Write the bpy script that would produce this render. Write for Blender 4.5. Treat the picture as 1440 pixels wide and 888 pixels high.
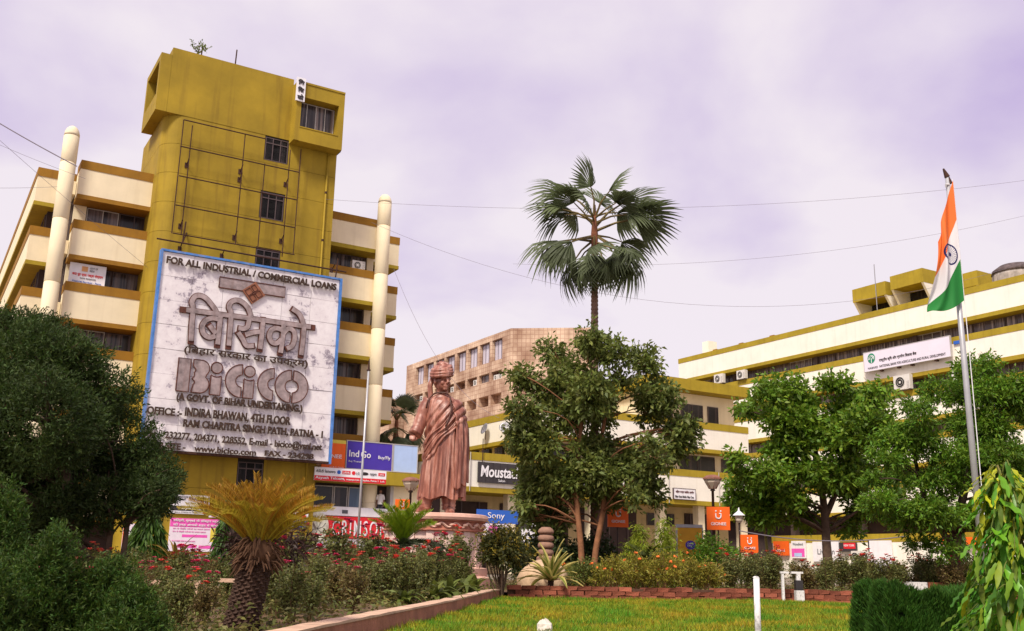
import bpy, math, random
import numpy as np
from mathutils import Vector, Matrix, Euler

for o in list(bpy.data.objects): bpy.data.objects.remove(o)
S = bpy.context.scene
COL = S.collection
R = math.radians

# ------------------------------------------------------------------ camera
cam = bpy.data.cameras.new('camera')
camo = bpy.data.objects.new('camera', cam); COL.objects.link(camo)
pitch, roll = R(14.0), R(1.1275)
right = Vector((1, 0, 0)); fwd = Vector((0, math.cos(pitch), math.sin(pitch))); up = Vector((0, -math.sin(pitch), math.cos(pitch)))
r2 = right*math.cos(roll) + up*math.sin(roll); u2 = -right*math.sin(roll) + up*math.cos(roll)
M = Matrix((r2, u2, -fwd)).transposed().to_4x4(); M.translation = (0, 0, 0.6)
camo.matrix_world = M
cam.sensor_width = 36; cam.lens = 36*1405/1440; cam.clip_start = 0.05; cam.clip_end = 3000
S.camera = camo

# ------------------------------------------------------------------ sky: bright overcast with lavender cloud
SUN_EL, SUN_AZ = 52, 205          # degrees; azimuth clockwise from +Y
W = bpy.data.worlds.new('World'); S.world = W; W.use_nodes = True
nt = W.node_tree; nt.nodes.clear()
def N(t, **k):
    n = nt.nodes.new(t)
    for a, b in k.items(): setattr(n, a, b)
    return n
out = N('ShaderNodeOutputWorld'); mix = N('ShaderNodeMixShader')
sky = N('ShaderNodeTexSky', sky_type='NISHITA', sun_disc=False, sun_elevation=R(SUN_EL), sun_rotation=R(SUN_AZ), dust_density=3.0)
bg1 = N('ShaderNodeBackground'); bg1.inputs[1].default_value = 0.1
nt.links.new(sky.outputs[0], bg1.inputs[0])
tc = N('ShaderNodeTexCoord'); sep = N('ShaderNodeSeparateXYZ'); nt.links.new(tc.outputs['Generated'], sep.inputs[0])
zz = N('ShaderNodeMath', operation='ADD'); zz.inputs[1].default_value = 0.42; nt.links.new(sep.outputs[2], zz.inputs[0])
zm = N('ShaderNodeMath', operation='MAXIMUM'); zm.inputs[1].default_value = 0.25; nt.links.new(zz.outputs[0], zm.inputs[0])
dv = N('ShaderNodeVectorMath', operation='DIVIDE'); cz = N('ShaderNodeCombineXYZ')
for i in range(3): nt.links.new(zm.outputs[0], cz.inputs[i])
nt.links.new(tc.outputs['Generated'], dv.inputs[0]); nt.links.new(cz.outputs[0], dv.inputs[1])
n1 = N('ShaderNodeTexNoise'); n1.inputs['Scale'].default_value = 2.3; n1.inputs['Detail'].default_value = 7; n1.inputs['Roughness'].default_value = 0.48; n1.inputs['Distortion'].default_value = 0.15
nt.links.new(dv.outputs[0], n1.inputs['Vector'])
cr = N('ShaderNodeValToRGB')
cr.color_ramp.elements[0].position = 0.33; cr.color_ramp.elements[0].color = (0.53, 0.42, 0.70, 1)
cr.color_ramp.elements[1].position = 0.60; cr.color_ramp.elements[1].color = (0.87, 0.79, 0.845, 1)
lowz = N('ShaderNodeMath', operation='SUBTRACT'); lowz.inputs[0].default_value = 0.50; nt.links.new(sep.outputs[2], lowz.inputs[1])      # cloud thins to white towards the horizon all round
lowc = N('ShaderNodeMath', operation='MAXIMUM'); lowc.inputs[1].default_value = 0.0; nt.links.new(lowz.outputs[0], lowc.inputs[0])
ladd = N('ShaderNodeMath', operation='MULTIPLY_ADD'); ladd.inputs[1].default_value = 0.42; nt.links.new(lowc.outputs[0], ladd.inputs[0]); nt.links.new(n1.outputs[0], ladd.inputs[2])
nt.links.new(ladd.outputs[0], cr.inputs[0])
bg2 = N('ShaderNodeBackground'); bg2.inputs[1].default_value = 0.72
nt.links.new(cr.outputs[0], bg2.inputs[0])
mix.inputs[0].default_value = 0.93
nt.links.new(bg1.outputs[0], mix.inputs[1]); nt.links.new(bg2.outputs[0], mix.inputs[2]); nt.links.new(mix.outputs[0], out.inputs[0])

sl = bpy.data.lights.new('sun', 'SUN'); sl.energy = 3.2; sl.angle = R(12); sl.color = (1.0, 0.93, 0.80)
so = bpy.data.objects.new('sun', sl); COL.objects.link(so)
sd = Vector((math.sin(R(SUN_AZ))*math.cos(R(SUN_EL)), math.cos(R(SUN_AZ))*math.cos(R(SUN_EL)), math.sin(R(SUN_EL))))
so.rotation_euler = sd.to_track_quat('Z', 'Y').to_euler(); so.location = sd*60

S.view_settings.view_transform = 'Standard'; S.view_settings.look = 'None'
S.view_settings.exposure = 0.58; S.view_settings.gamma = 1.0
S.cycles.max_bounces = 6; S.cycles.transparent_max_bounces = 8

# ------------------------------------------------------------------ materials
MATS = {}
def mat(name, c, rough=0.8, var=0.12, scale=1.5, bump=0.0, bscale=40, stain=0.0, stain_col=None, metal=0.0, spec=0.3, leaf=False, hue=0.0, island=0.0, objrand=0.0, dscale=None):
    """Procedural Principled material: blotchy colour, vertical rain stains, fine relief."""
    if name in MATS: return MATS[name]
    m = bpy.data.materials.new(name); m.use_nodes = True; MATS[name] = m
    t = m.node_tree; b = t.nodes['Principled BSDF']
    def n(k, **kw):
        x = t.nodes.new(k)
        for a, v in kw.items(): setattr(x, a, v)
        return x
    L = t.links.new
    b.inputs['Roughness'].default_value = rough; b.inputs['Metallic'].default_value = metal
    b.inputs['Specular IOR Level'].default_value = spec
    co = n('ShaderNodeTexCoord')
    ns = n('ShaderNodeTexNoise'); ns.inputs['Scale'].default_value = scale; ns.inputs['Detail'].default_value = 6; ns.inputs['Roughness'].default_value = 0.6
    L(co.outputs['Object'], ns.inputs['Vector'])
    rp = n('ShaderNodeValToRGB'); e = rp.color_ramp.elements
    lo = [max(0, x*(1-var)) for x in c]; hi = [min(1, x*(1+var)) for x in c]
    e[0].position = 0.3; e[0].color = (*lo, 1); e[1].position = 0.7; e[1].color = (*hi, 1)
    L(ns.outputs[0], rp.inputs[0]); cur = rp.outputs[0]
    if stain > 0:
        mp = n('ShaderNodeMapping'); mp.inputs['Scale'].default_value = (1.6, 1.6, 0.10) if dscale is None else dscale
        L(co.outputs['Object'], mp.inputs['Vector'])
        n2 = n('ShaderNodeTexNoise'); n2.inputs['Scale'].default_value = 2.2; n2.inputs['Detail'].default_value = 5; L(mp.outputs[0], n2.inputs['Vector'])
        r3 = n('ShaderNodeValToRGB'); r3.color_ramp.elements[0].position = 0.52; r3.color_ramp.elements[1].position = 0.78
        r3.color_ramp.elements[1].color = (stain, stain, stain, 1); L(n2.outputs[0], r3.inputs[0])
        mx = n('ShaderNodeMix', data_type='RGBA'); sc = stain_col or [x*0.45 for x in c]
        L(r3.outputs[0], mx.inputs[0]); L(cur, mx.inputs[6]); mx.inputs[7].default_value = (*sc, 1); cur = mx.outputs[2]
    if island > 0 or objrand > 0:
        hs = n('ShaderNodeHueSaturation'); mr = n('ShaderNodeMapRange')
        if island > 0:
            g = n('ShaderNodeNewGeometry'); src = g.outputs['Random Per Island']; k = island
        else:
            g = n('ShaderNodeObjectInfo'); src = g.outputs['Random']; k = objrand
        mr.inputs[3].default_value = 1-k; mr.inputs[4].default_value = 1+k
        L(src, mr.inputs[0]); L(mr.outputs[0], hs.inputs['Value'])
        if hue > 0:
            m2 = n('ShaderNodeMapRange'); m2.inputs[3].default_value = 0.5-hue; m2.inputs[4].default_value = 0.5+hue*0.6
            mm = n('ShaderNodeMath', operation='FRACT'); m3 = n('ShaderNodeMath', operation='MULTIPLY'); m3.inputs[1].default_value = 7.31
            L(src, m3.inputs[0]); L(m3.outputs[0], mm.inputs[0]); L(mm.outputs[0], m2.inputs[0]); L(m2.outputs[0], hs.inputs['Hue'])
        L(cur, hs.inputs['Color']); cur = hs.outputs[0]
    L(cur, b.inputs['Base Color'])
    if bump > 0:
        nb = n('ShaderNodeTexNoise'); nb.inputs['Scale'].default_value = bscale; nb.inputs['Detail'].default_value = 4; L(co.outputs['Object'], nb.inputs['Vector'])
        bp = n('ShaderNodeBump'); bp.inputs['Strength'].default_value = bump; bp.inputs['Distance'].default_value = 0.02
        L(nb.outputs[0], bp.inputs['Height']); L(bp.outputs[0], b.inputs['Normal'])
    if leaf:
        tr = n('ShaderNodeBsdfTranslucent'); ms = n('ShaderNodeMixShader'); ms.inputs[0].default_value = 0.36
        L(cur, tr.inputs[0]); o = t.nodes['Material Output']
        L(b.outputs[0], ms.inputs[1]); L(tr.outputs[0], ms.inputs[2]); L(ms.outputs[0], o.inputs[0])
    return m

def glassy(name, c=(0.03, 0.028, 0.035), curtain=(0.25, 0.2, 0.2), amount=0.5, width=5.0, axis=0):
    """Dark office glazing with pale vertical curtain folds seen behind it."""
    if name in MATS: return MATS[name]
    m = bpy.data.materials.new(name); m.use_nodes = True; MATS[name] = m
    t = m.node_tree; b = t.nodes['Principled BSDF']; L = t.links.new
    co = t.nodes.new('ShaderNodeTexCoord'); mp = t.nodes.new('ShaderNodeMapping'); mp.inputs['Scale'].default_value = (width, width, 0.15)
    oi = t.nodes.new('ShaderNodeObjectInfo'); va = t.nodes.new('ShaderNodeVectorMath'); va.operation = 'ADD'
    vs = t.nodes.new('ShaderNodeVectorMath'); vs.operation = 'SCALE'; vs.inputs['Scale'].default_value = 37.0
    cx = t.nodes.new('ShaderNodeCombineXYZ')
    for i in range(3): L(oi.outputs['Random'], cx.inputs[i])
    L(cx.outputs[0], vs.inputs[0]); L(co.outputs['Object'], va.inputs[0]); L(vs.outputs[0], va.inputs[1]); L(va.outputs[0], mp.inputs['Vector'])
    n = t.nodes.new('ShaderNodeTexNoise'); n.inputs['Scale'].default_value = 1.0; n.inputs['Detail'].default_value = 3; L(mp.outputs[0], n.inputs['Vector'])
    rp = t.nodes.new('ShaderNodeValToRGB'); e = rp.color_ramp.elements
    e[0].position = 0.62-0.3*amount; e[0].color = (*c, 1); e[1].position = 0.78-0.1*amount; e[1].color = (*curtain, 1)
    L(n.outputs[0], rp.inputs[0]); L(rp.outputs[0], b.inputs['Base Color'])
    b.inputs['Roughness'].default_value = 0.18; b.inputs['Specular IOR Level'].default_value = 0.35
    return m

# ------------------------------------------------------------------ mesh helpers
ORG = {}
class MB:
    """Collects shapes and links them as one mesh object."""
    def __init__(s): s.v = []; s.f = []
    def add(s, vs, fs):
        k = len(s.v); s.v += [tuple(x) for x in vs]; s.f += [tuple(i+k for i in f) for f in fs]; return s
    def box(s, x0, x1, y0, y1, z0, z1):
        vs = [(x0,y0,z0),(x1,y0,z0),(x1,y1,z0),(x0,y1,z0),(x0,y0,z1),(x1,y0,z1),(x1,y1,z1),(x0,y1,z1)]
        return s.add(vs, [(0,3,2,1),(4,5,6,7),(0,1,5,4),(1,2,6,5),(2,3,7,6),(3,0,4,7)])
    def prism(s, poly, z0, z1):
        n = len(poly); vs = [(x, y, z0) for x, y in poly]+[(x, y, z1) for x, y in poly]
        return s.add(vs, [tuple(range(n-1, -1, -1)), tuple(range(n, 2*n))]+[(i, (i+1) % n, n+(i+1) % n, n+i) for i in range(n)])
    def extr(s, poly, y0, y1):      # polygon in x,z extruded along y
        n = len(poly); vs = [(x, y0, z) for x, z in poly]+[(x, y1, z) for x, z in poly]
        return s.add(vs, [tuple(range(n)), tuple(range(2*n-1, n-1, -1))]+[(i, n+i, n+(i+1) % n, (i+1) % n) for i in range(n)])
    def tube(s, pts, rad, seg=8, cap=True):
        pts = [Vector(p) for p in pts]; n = len(pts)
        if not hasattr(rad, '__len__'): rad = [rad]*n
        vs = []; ref = None
        for i, p in enumerate(pts):
            d = (pts[min(i+1, n-1)]-pts[max(i-1, 0)]).normalized()
            if ref is None: ref = Vector((1, 0, 0)) if abs(d.x) < 0.8 else Vector((0, 1, 0))
            a = (ref-d*ref.dot(d)).normalized(); b = d.cross(a); ref = a
            for k in range(seg):
                th = 2*math.pi*k/seg; vs.append(p+(a*math.cos(th)+b*math.sin(th))*rad[i])
        fs = [(i*seg+k, i*seg+(k+1) % seg, (i+1)*seg+(k+1) % seg, (i+1)*seg+k) for i in range(n-1) for k in range(seg)]
        if cap: fs += [tuple(range(seg-1, -1, -1)), tuple((n-1)*seg+k for k in range(seg))]
        return s.add(vs, fs)
    def lathe(s, prof, seg=24, c=(0, 0)):
        n = len(prof); vs = [(c[0]+r*math.cos(2*math.pi*k/seg), c[1]+r*math.sin(2*math.pi*k/seg), z) for r, z in prof for k in range(seg)]
        fs = [(i*seg+k, i*seg+(k+1) % seg, (i+1)*seg+(k+1) % seg, (i+1)*seg+k) for i in range(n-1) for k in range(seg)]
        fs += [tuple(range(seg-1, -1, -1)), tuple((n-1)*seg+k for k in range(seg))]
        return s.add(vs, fs)
    def ball(s, c, r, seg=10, rings=6):
        if not hasattr(r, '__len__'): r = (r, r, r)
        vs = []; fs = []
        for i in range(rings+1):
            ph = math.pi*i/rings
            for k in range(seg):
                th = 2*math.pi*k/seg
                vs.append((c[0]+r[0]*math.sin(ph)*math.cos(th), c[1]+r[1]*math.sin(ph)*math.sin(th), c[2]-r[2]*math.cos(ph)))
        for i in range(rings):
            for k in range(seg): fs.append((i*seg+k, i*seg+(k+1) % seg, (i+1)*seg+(k+1) % seg, (i+1)*seg+k))
        return s.add(vs, fs)
    def mesh(s, name, m, off=(0, 0, 0), smooth=False):
        me = bpy.data.meshes.new(name)
        me.from_pydata([(a-off[0], b-off[1], c-off[2]) for a, b, c in s.v], [], s.f)
        if m: me.materials.append(m)
        if smooth: me.polygons.foreach_set('use_smooth', [True]*len(me.polygons))
        me.update(); return me
    def build(s, name, m, parent=None, smooth=False):
        off = ORG.get(parent.name, (0, 0, 0)) if parent else (0, 0, 0)
        o = bpy.data.objects.new(name, s.mesh(name, m, off, smooth)); COL.objects.link(o)
        if parent: o.parent = parent; ORG[o.name] = off
        return o

def npmesh(name, v, f, m, smooth=False):
    v = np.asarray(v, np.float32); f = np.asarray(f, np.int32); k = f.shape[1]
    me = bpy.data.meshes.new(name); me.vertices.add(len(v)); me.vertices.foreach_set('co', v.ravel())
    me.loops.add(f.size); me.loops.foreach_set('vertex_index', f.ravel())
    me.polygons.add(len(f)); me.polygons.foreach_set('loop_start', np.arange(0, f.size, k, dtype=np.int32)); me.polygons.foreach_set('loop_total', np.full(len(f), k, np.int32))
    if smooth: me.polygons.foreach_set('use_smooth', np.ones(len(f), bool))
    me.update(calc_edges=True)
    if m: me.materials.append(m)
    return me
def link(name, me, parent=None, loc=(0, 0, 0), rot=(0, 0, 0), sc=1):
    o = bpy.data.objects.new(name, me); COL.objects.link(o); o.parent = parent; o.location = loc; o.rotation_euler = rot
    o.scale = (sc, sc, sc) if not hasattr(sc, '__len__') else sc
    return o
def tag(o, label=None, cat=None, group=None, kind=None):
    if label: o['label'] = label
    if cat: o['category'] = cat
    if group: o['group'] = group
    if kind: o['kind'] = kind
    return o
def thing(name, label, cat, loc=(0, 0, 0), rz=0.0, group=None, org=None):
    o = bpy.data.objects.new(name, None); COL.objects.link(o); o.location = loc; o.rotation_euler = (0, 0, rz); o.empty_display_size = 0.3
    ORG[o.name] = org or (0, 0, 0)
    return tag(o, label, cat, group)
def copy_tree(o, parent=None):
    c = o.copy(); COL.objects.link(c); c.parent = parent
    for ch in [x for x in bpy.data.objects if x.parent == o]: copy_tree(ch, c)
    return c
CH = {}
def ktree(o):          # children lists are read once per prototype
    if o.name not in CH: CH[o.name] = list(o.children)
    return CH[o.name]
def dup(o, loc, rz=0, sc=1, label=None, group=None):
    c = o.copy(); COL.objects.link(c); c.location = loc; c.rotation_euler = (0, 0, rz); c.scale = (sc, sc, sc) if not hasattr(sc, '__len__') else sc
    if label: c['label'] = label
    if group: c['group'] = group
    for ch in ktree(o):
        d = ch.copy(); COL.objects.link(d); d.parent = c
        for g in ktree(ch):
            e = g.copy(); COL.objects.link(e); e.parent = d
    return c

# the plaza's building grid is turned 30.8 degrees: s runs along its main fronts, t away from the camera
GA = R(30.8); GU = Vector((math.cos(GA), math.sin(GA), 0)); GV = Vector((-math.sin(GA), math.cos(GA), 0))
def gthing(name, label, cat, s, t, z=0.0, group=None):
    return thing(name, label, cat, GU*s+GV*t+Vector((0, 0, z)), GA, group, org=(s, t, z))

FONTC = {}
def text_mesh(body, w, h, depth=0.02, bold=0.0, m=None, shear=0.0, spacing=1.0):
    """Lettering fitted to w x h metres, lying in x,z and facing -y, lower left corner at 0."""
    cu = bpy.data.curves.new('lettering', 'FONT'); cu.body = body; cu.size = 1; cu.extrude = 0.01; cu.offset = bold; cu.resolution_u = 3; cu.shear = shear; cu.space_character = spacing
    ob = bpy.data.objects.new('lettering', cu); COL.objects.link(ob)
    me = bpy.data.meshes.new_from_object(ob.evaluated_get(bpy.context.evaluated_depsgraph_get()))
    bpy.data.objects.remove(ob); bpy.data.curves.remove(cu)
    n = len(me.vertices); a = np.empty(n*3, np.float32); me.vertices.foreach_get('co', a); a = a.reshape(-1, 3)
    lo = a.min(0); hi = a.max(0); sx = w/(hi[0]-lo[0]); sy = h/(hi[1]-lo[1])
    b = np.stack([(a[:, 0]-lo[0])*sx, -(a[:, 2]+0.01)/0.02*depth, (a[:, 1]-lo[1])*sy], 1)
    me.vertices.foreach_set('co', b.astype(np.float32).ravel()); me.update(); me.materials.clear()
    if m: me.materials.append(m)
    return me
def letter(parent, body, s, t, z, w, h, m, depth=0.02, bold=0.0, name='lettering', **k):
    """Raised lettering at grid position s,t,z on a board of the building grid."""
    o = ORG[parent.name]; return link(name, text_mesh(body, w, h, depth, bold, m, **k), parent, (s-o[0], t-o[1], z-o[2]))
# ------------------------------------------------------------------ building materials
MUST = mat('mustard_paint', (0.325, 0.215, 0.015), 0.75, 0.22, 0.45, 0.25, 60, stain=0.6, stain_col=(0.16, 0.09, 0.012))
COPE = mat('ochre_paint', (0.29, 0.138, 0.011), 0.75, 0.15, 1.0, 0.2, 60, stain=0.4, stain_col=(0.16, 0.06, 0.01))
COPB = mat('olive_yellow_paint', (0.35, 0.25, 0.018), 0.75, 0.14, 1.0, 0.2, 60, stain=0.4, stain_col=(0.18, 0.11, 0.012))
CREAM = mat('cream_paint', (0.80, 0.68, 0.47), 0.8, 0.07, 0.8, 0.15, 60, stain=0.25, stain_col=(0.52, 0.40, 0.24))
CREAMB = mat('pale_cream_paint', (0.84, 0.785, 0.69), 0.8, 0.06, 0.7, 0.15, 60, stain=0.22, stain_col=(0.55, 0.46, 0.34))
TAN = mat('tan_plaster', (0.55, 0.42, 0.22), 0.85, 0.15, 0.9, 0.2, 50, stain=0.35)
DARKW = mat('dark_interior_wall', (0.055, 0.035, 0.032), 0.9, 0.3, 0.8)
FRAME = mat('window_frame_paint', (0.10, 0.07, 0.07), 0.6, 0.15, 3)
FRAMEL = mat('pale_window_frame', (0.45, 0.42, 0.40), 0.5, 0.1, 3)
RUST = mat('rusty_steel', (0.055, 0.022, 0.014), 0.8, 0.4, 5, 0.3, 80)
GLASS = glassy('curtained_glass', (0.035, 0.028, 0.032), (0.26, 0.20, 0.19), 0.55, 4.5)
GLASSD = glassy('dark_glass', (0.016, 0.013, 0.016), (0.10, 0.07, 0.07), 0.3, 3.0)
GLASSB = glassy('ribbon_glass', (0.10, 0.072, 0.075), (0.50, 0.40, 0.38), 0.40, 9.0)
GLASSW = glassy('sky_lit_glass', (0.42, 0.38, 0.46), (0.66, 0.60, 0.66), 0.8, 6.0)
METAL = mat('grey_metal', (0.32, 0.31, 0.33), 0.45, 0.12, 4, metal=0.6)
ACW = mat('off_white_casing', (0.66, 0.62, 0.58), 0.5, 0.06, 4)
BLACK = mat('black_grille', (0.015, 0.013, 0.013), 0.7, 0.2, 4)
MATBLUEC = mat('blue_curtain_cloth', (0.10, 0.16, 0.40), 0.8, 0.3, 5)

def window(parent, s0, s1, t, z0, z1, glass, frame=FRAME, mull=2, fw=0.06, trans=0.0):
    """Window facing -t: frame part with a pane sub-part between each pair of bars."""
    m = MB()
    m.box(s0, s1, t, t+0.06, z0, z0+fw); m.box(s0, s1, t, t+0.06, z1-fw, z1)
    w = (s1-s0)/mull
    for i in range(mull+1):
        c = min(max(s0+i*w, s0+fw/2), s1-fw/2); m.box(c-fw/2, c+fw/2, t-0.004, t+0.064, z0+fw, z1-fw)
    if trans: m.box(s0+fw, s1-fw, t-0.006, t+0.05, z1-trans-0.03, z1-trans+0.03)
    f = m.build('window', frame, parent)
    for i in range(mull):
        MB().box(s0+i*w+fw/2, s0+(i+1)*w-fw/2, t+0.025, t+0.035, z0+fw, z1-fw).build('pane', glass, f)
    return f
def window_s(parent, s, t0, t1, z0, z1, glass, frame=FRAME, mull=2, fw=0.06):
    """The same for a wall that faces -s."""
    m = MB()
    m.box(s, s+0.06, t0, t1, z0, z0+fw); m.box(s, s+0.06, t0, t1, z1-fw, z1)
    w = (t1-t0)/mull
    for i in range(mull+1):
        c = min(max(t0+i*w, t0+fw/2), t1-fw/2); m.box(s-0.004, s+0.064, c-fw/2, c+fw/2, z0+fw, z1-fw)
    f = m.build('window', frame, parent)
    for i in range(mull):
        MB().box(s+0.025, s+0.035, t0+i*w+fw/2, t0+(i+1)*w-fw/2, z0+fw, z1-fw).build('pane', glass, f)
    return f

# ------------------------------------------------------------------ mustard tower block with cream wings
A = gthing('office_building', 'tall mustard tower with cream and ochre banded wings carrying the huge white billboard', 'building', 14, 56)
TOPS = [21.65, 18.23, 14.76, 11.36, 7.95, 4.55]
# body behind, bands running round it
MB().box(4.75, 25.3, 59.35, 84.0, 0, 21.0).build('wall', DARKW, A)
for i, zt in enumerate(TOPS):
    MB().box(3.92, 26.05, 58.5, 84.6, zt-0.50, zt).build('coping', COPE if i else COPE, A)
    MB().box(3.95, 26.02, 58.53, 84.5, zt-1.97, zt-0.50).build('parapet', CREAM, A)
    MB().box(3.92, 26.05, 58.5, 84.55, zt-2.20, zt-1.97).build('ledge', COPB, A)
for zt in TOPS[:5]:        # ribbon windows of the returning end wall
    for k in range(5):
        window_s(A, 4.70, 60+k*4.6, 64.2+k*4.6, zt-3.40, zt-2.22, GLASSD, FRAME, 3)
for side, (s0, s1) in enumerate(((5.80, 9.95), (19.60, 23.76))):
    MB().box(s0, s1, 57.4, 59.3, 0, 20.9).build('wall', DARKW, A)
    for i, zt in enumerate(TOPS):
        MB().box(s0, s1, 56.00, 57.30, zt-0.50, zt).build('coping', COPE, A)
        MB().box(s0+0.015, s1-0.015, 56.025, 57.28, zt-1.97, zt-0.50).build('parapet', CREAM, A)
        MB().box(s0, s1, 56.00, 57.30, zt-2.22, zt-1.97).build('ledge', COPB if side else COPE, A)
        if i < 5:
            a, b = (s0+0.75, s1-0.05) if side == 0 else (s0+0.2, s1-0.55)
            window(A, a, (a+b)/2, 57.30, zt-3.42, zt-2.24, GLASS, FRAME if (i+side) % 2 else FRAMEL, 2, 0.05)
            window(A, (a+b)/2+0.04, b, 57.30, zt-3.42, zt-2.24, GLASSD if (i*2+side) % 3 == 0 else GLASS, FRAME, 2, 0.05)
            MB().box(s0+0.05 if side == 0 else s1-0.50, s0+0.70 if side == 0 else s1-0.06, 57.2, 57.39, zt-3.43, zt-2.23).build('pier', CREAM, A)
# short links between wing and rounded pillar
for i, zt in enumerate(TOPS):
    MB().box(5.3, 5.79, 56.9, 58.5, zt-1.75, zt-1.0).build('link_beam', CREAM, A)
# rounded pillars, cast in lifts with a joint at each storey
for sc, rr in ((5.13, 0.40), (23.66, 0.43)):
    zs = [0, 4.0, 7.5, 11.0, 14.5, 18.0, 21.2, 22.75]
    for a, b in zip(zs[:-1], zs[1:]):
        MB().lathe([(rr-0.03, a+0.0), (rr, a+0.035), (rr, b-0.035), (rr-0.03, b)], 28, (sc, 55.75)).build('pillar_segment', CREAM, A, True)
    MB().lathe([(rr*math.cos(q), 22.75+0.60*math.sin(q)) for q in [R(x) for x in (0, 12, 25, 38, 50, 62, 74, 84, 90)]], 28, (sc, 55.75)).build('pillar_cap', CREAM, A, True)

# tower: storey-high rendered courses with a rounded left corner
def tower_poly(s1, R0=1.05, sL=9.62, t0=54.4, t1=60.5):
    p = [(sL, t1)] + [(sL+R0-R0*math.cos(q), t0+R0-R0*math.sin(q)) for q in [R(x) for x in range(0, 91, 9)]]
    return p + [(s1, t0), (s1, t1)]
MB().prism(tower_poly(19.70, 1.0, 9.68, 54.47), 0, 24.8).build('tower_core', MUST, A)
zc = 24.85; WIN = {0: (24.74, 23.32), 2: (21.33, 19.74), 4: (17.82, 16.40), 7: (12.6, 11.3), 11: (5.72, 4.30)}
for k in range(14):
    z1 = zc-1.72*k; z0 = max(0, z1-1.72)
    if z1 < 0.3: break
    g = 0.018
    if k in WIN:
        MB().prism(tower_poly(15.30), z0+g, z1).build('wall_course', MUST, A, False)
        MB().box(16.76, 19.76, 54.4, 60.5, z0+g, z1).build('wall_course', MUST, A)
        MB().box(15.302, 16.758, 54.41, 54.75, z0+g, WIN[k][1]).build('sill', MUST, A)
        MB().box(15.302, 16.758, 54.44, 54.465, WIN[k][1], z1).build('window_recess', BLACK, A)
        window(A, 15.34, 16.72, 54.415, WIN[k][1]+0.02, WIN[k][0]+0.03, GLASSD if k else GLASS, FRAME, 3, 0.05, 0.35)
    else:
        MB().prism(tower_poly(19.76), z0+g, z1).build('wall_course', MUST, A)
# head storey oversailing to the left, and the boxed bay on its right
HD = MB(); HD.box(9.62, 16.75, 54.38, 58.2, 24.86, 28.83)
HD.build('head_wall', MUST, A)
hm = MB(); hm.box(9.02, 9.61, 54.38, 58.2, 24.86, 25.95); hm.box(9.02, 9.61, 54.38, 58.2, 28.0, 28.36); hm.box(9.02, 9.61, 54.38, 54.75, 25.95, 28.0); hm.box(9.02, 9.61, 57.85, 58.2, 25.95, 28.0)
hb = hm.build('head_side_bay', MUST, A)
MB().box(9.5, 9.60, 54.76, 57.84, 25.96, 27.99).build('recess', DARKW, hb)
MB().box(16.76, 20.0, 54.38, 58.2, 24.9, 28.5).build('head_wall', DARKW, A)
bm = MB(); bm.box(16.72, 17.03, 53.5, 54.37, 24.62, 28.30); bm.box(19.37, 19.72, 53.5, 58.1, 24.62, 28.26); bm.box(17.03, 19.37, 53.5, 54.37, 27.43, 28.28); bm.box(17.03, 19.37, 53.5, 54.37, 24.60, 25.50)
bm.box(16.72, 19.72, 53.46, 58.1, 28.28, 28.40)
bay = bm.build('bay_window_box', MUST, A)
MB().box(17.0, 19.4, 53.47, 54.3, 25.46, 25.52).build('sill', MUST, bay)
window(A, 17.05, 19.35, 54.2, 25.54, 27.40, GLASS, FRAMEL, 4, 0.05)
MB().box(16.9, 19.6, 54.1, 58.0, 28.40, 28.52).build('roof_slab', MUST, A)
# lattice of rusty bars that once carried letters
def bar(m, p, q, r=0.035): m.tube([p, q], r, 6)
for z, a, b in ((24.4, 10.5, 15.2), (22.8, 10.47, 17.32), (21.07, 10.57, 17.32), (19.36, 10.55, 17.36), (17.74, 10.56, 17.42)):
    m = MB(); bar(m, (a, 53.9, z), (b, 53.9, z)); m.build('sign_rail', RUST, A)
for s, a, b in ((10.52, 17.74, 24.42), (11.02, 17.74, 24.2), (14.0, 17.74, 24.4), (15.28, 17.74, 22.9), (16.72, 17.5, 24.1), (17.36, 17.74, 24.3)):
    m = MB(); bar(m, (s, 53.96, a), (s, 53.96, b), 0.03); m.build('sign_upright', RUST, A)
m = MB(); bar(m, (9.75, 53.8, 17.25), (20.6, 53.8, 17.2), 0.045); m.build('sign_rail', RUST, A)
for s, z in ((11.0, 22.2), (11.0, 18.6), (14.0, 22.5), (14.0, 22.0), (14.0, 18.5), (16.7, 22.3), (16.7, 18.8), (11.1, 17.3), (19.9, 17.6), (13.4, 17.3)):
    m = MB(); bar(m, (s, 53.85, z), (s+0.02, 54.42, z-0.25), 0.03); m.box(s-0.09, s+0.09, 54.36, 54.42, z-0.4, z-0.1); m.build('bracket', RUST, A)
for s, z in ((11.1, 17.25), (19.95, 16.7)):
    m = MB(); bar(m, (s, 53.8, z), (s+0.05, 53.7, z+1.2), 0.04); bar(m, (s, 53.8, z), (s+0.3, 54.4, z+0.8), 0.035); m.build('bracket', RUST, A)
for s, h in ((11.35, 1.0), (13.35, 1.35)):
    m = MB(); m.tube([(s, 55.2, 28.83), (s+0.03, 55.2, 28.83+h)], 0.04, 6); m.build('roof_rod', RUST, A)

for s_, z0, z1 in ((19.2, 0.2, 24.8), (20.05, 7.0, 21.0)):      # downpipes with collars
    m = MB(); m.tube([(s_, 54.33 if s_ < 19.7 else 55.92, z0), (s_, 54.33 if s_ < 19.7 else 55.92, z1)], 0.055, 8); dp = m.build('downpipe', MUST if s_ < 19.7 else CREAM, A, True)
    for q in range(int(z0)+1, int(z1), 3): MB().lathe([(0.075, q), (0.075, q+0.12)], 8, (s_, 54.33 if s_ < 19.7 else 55.92)).build('collar', RUST, dp)
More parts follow.
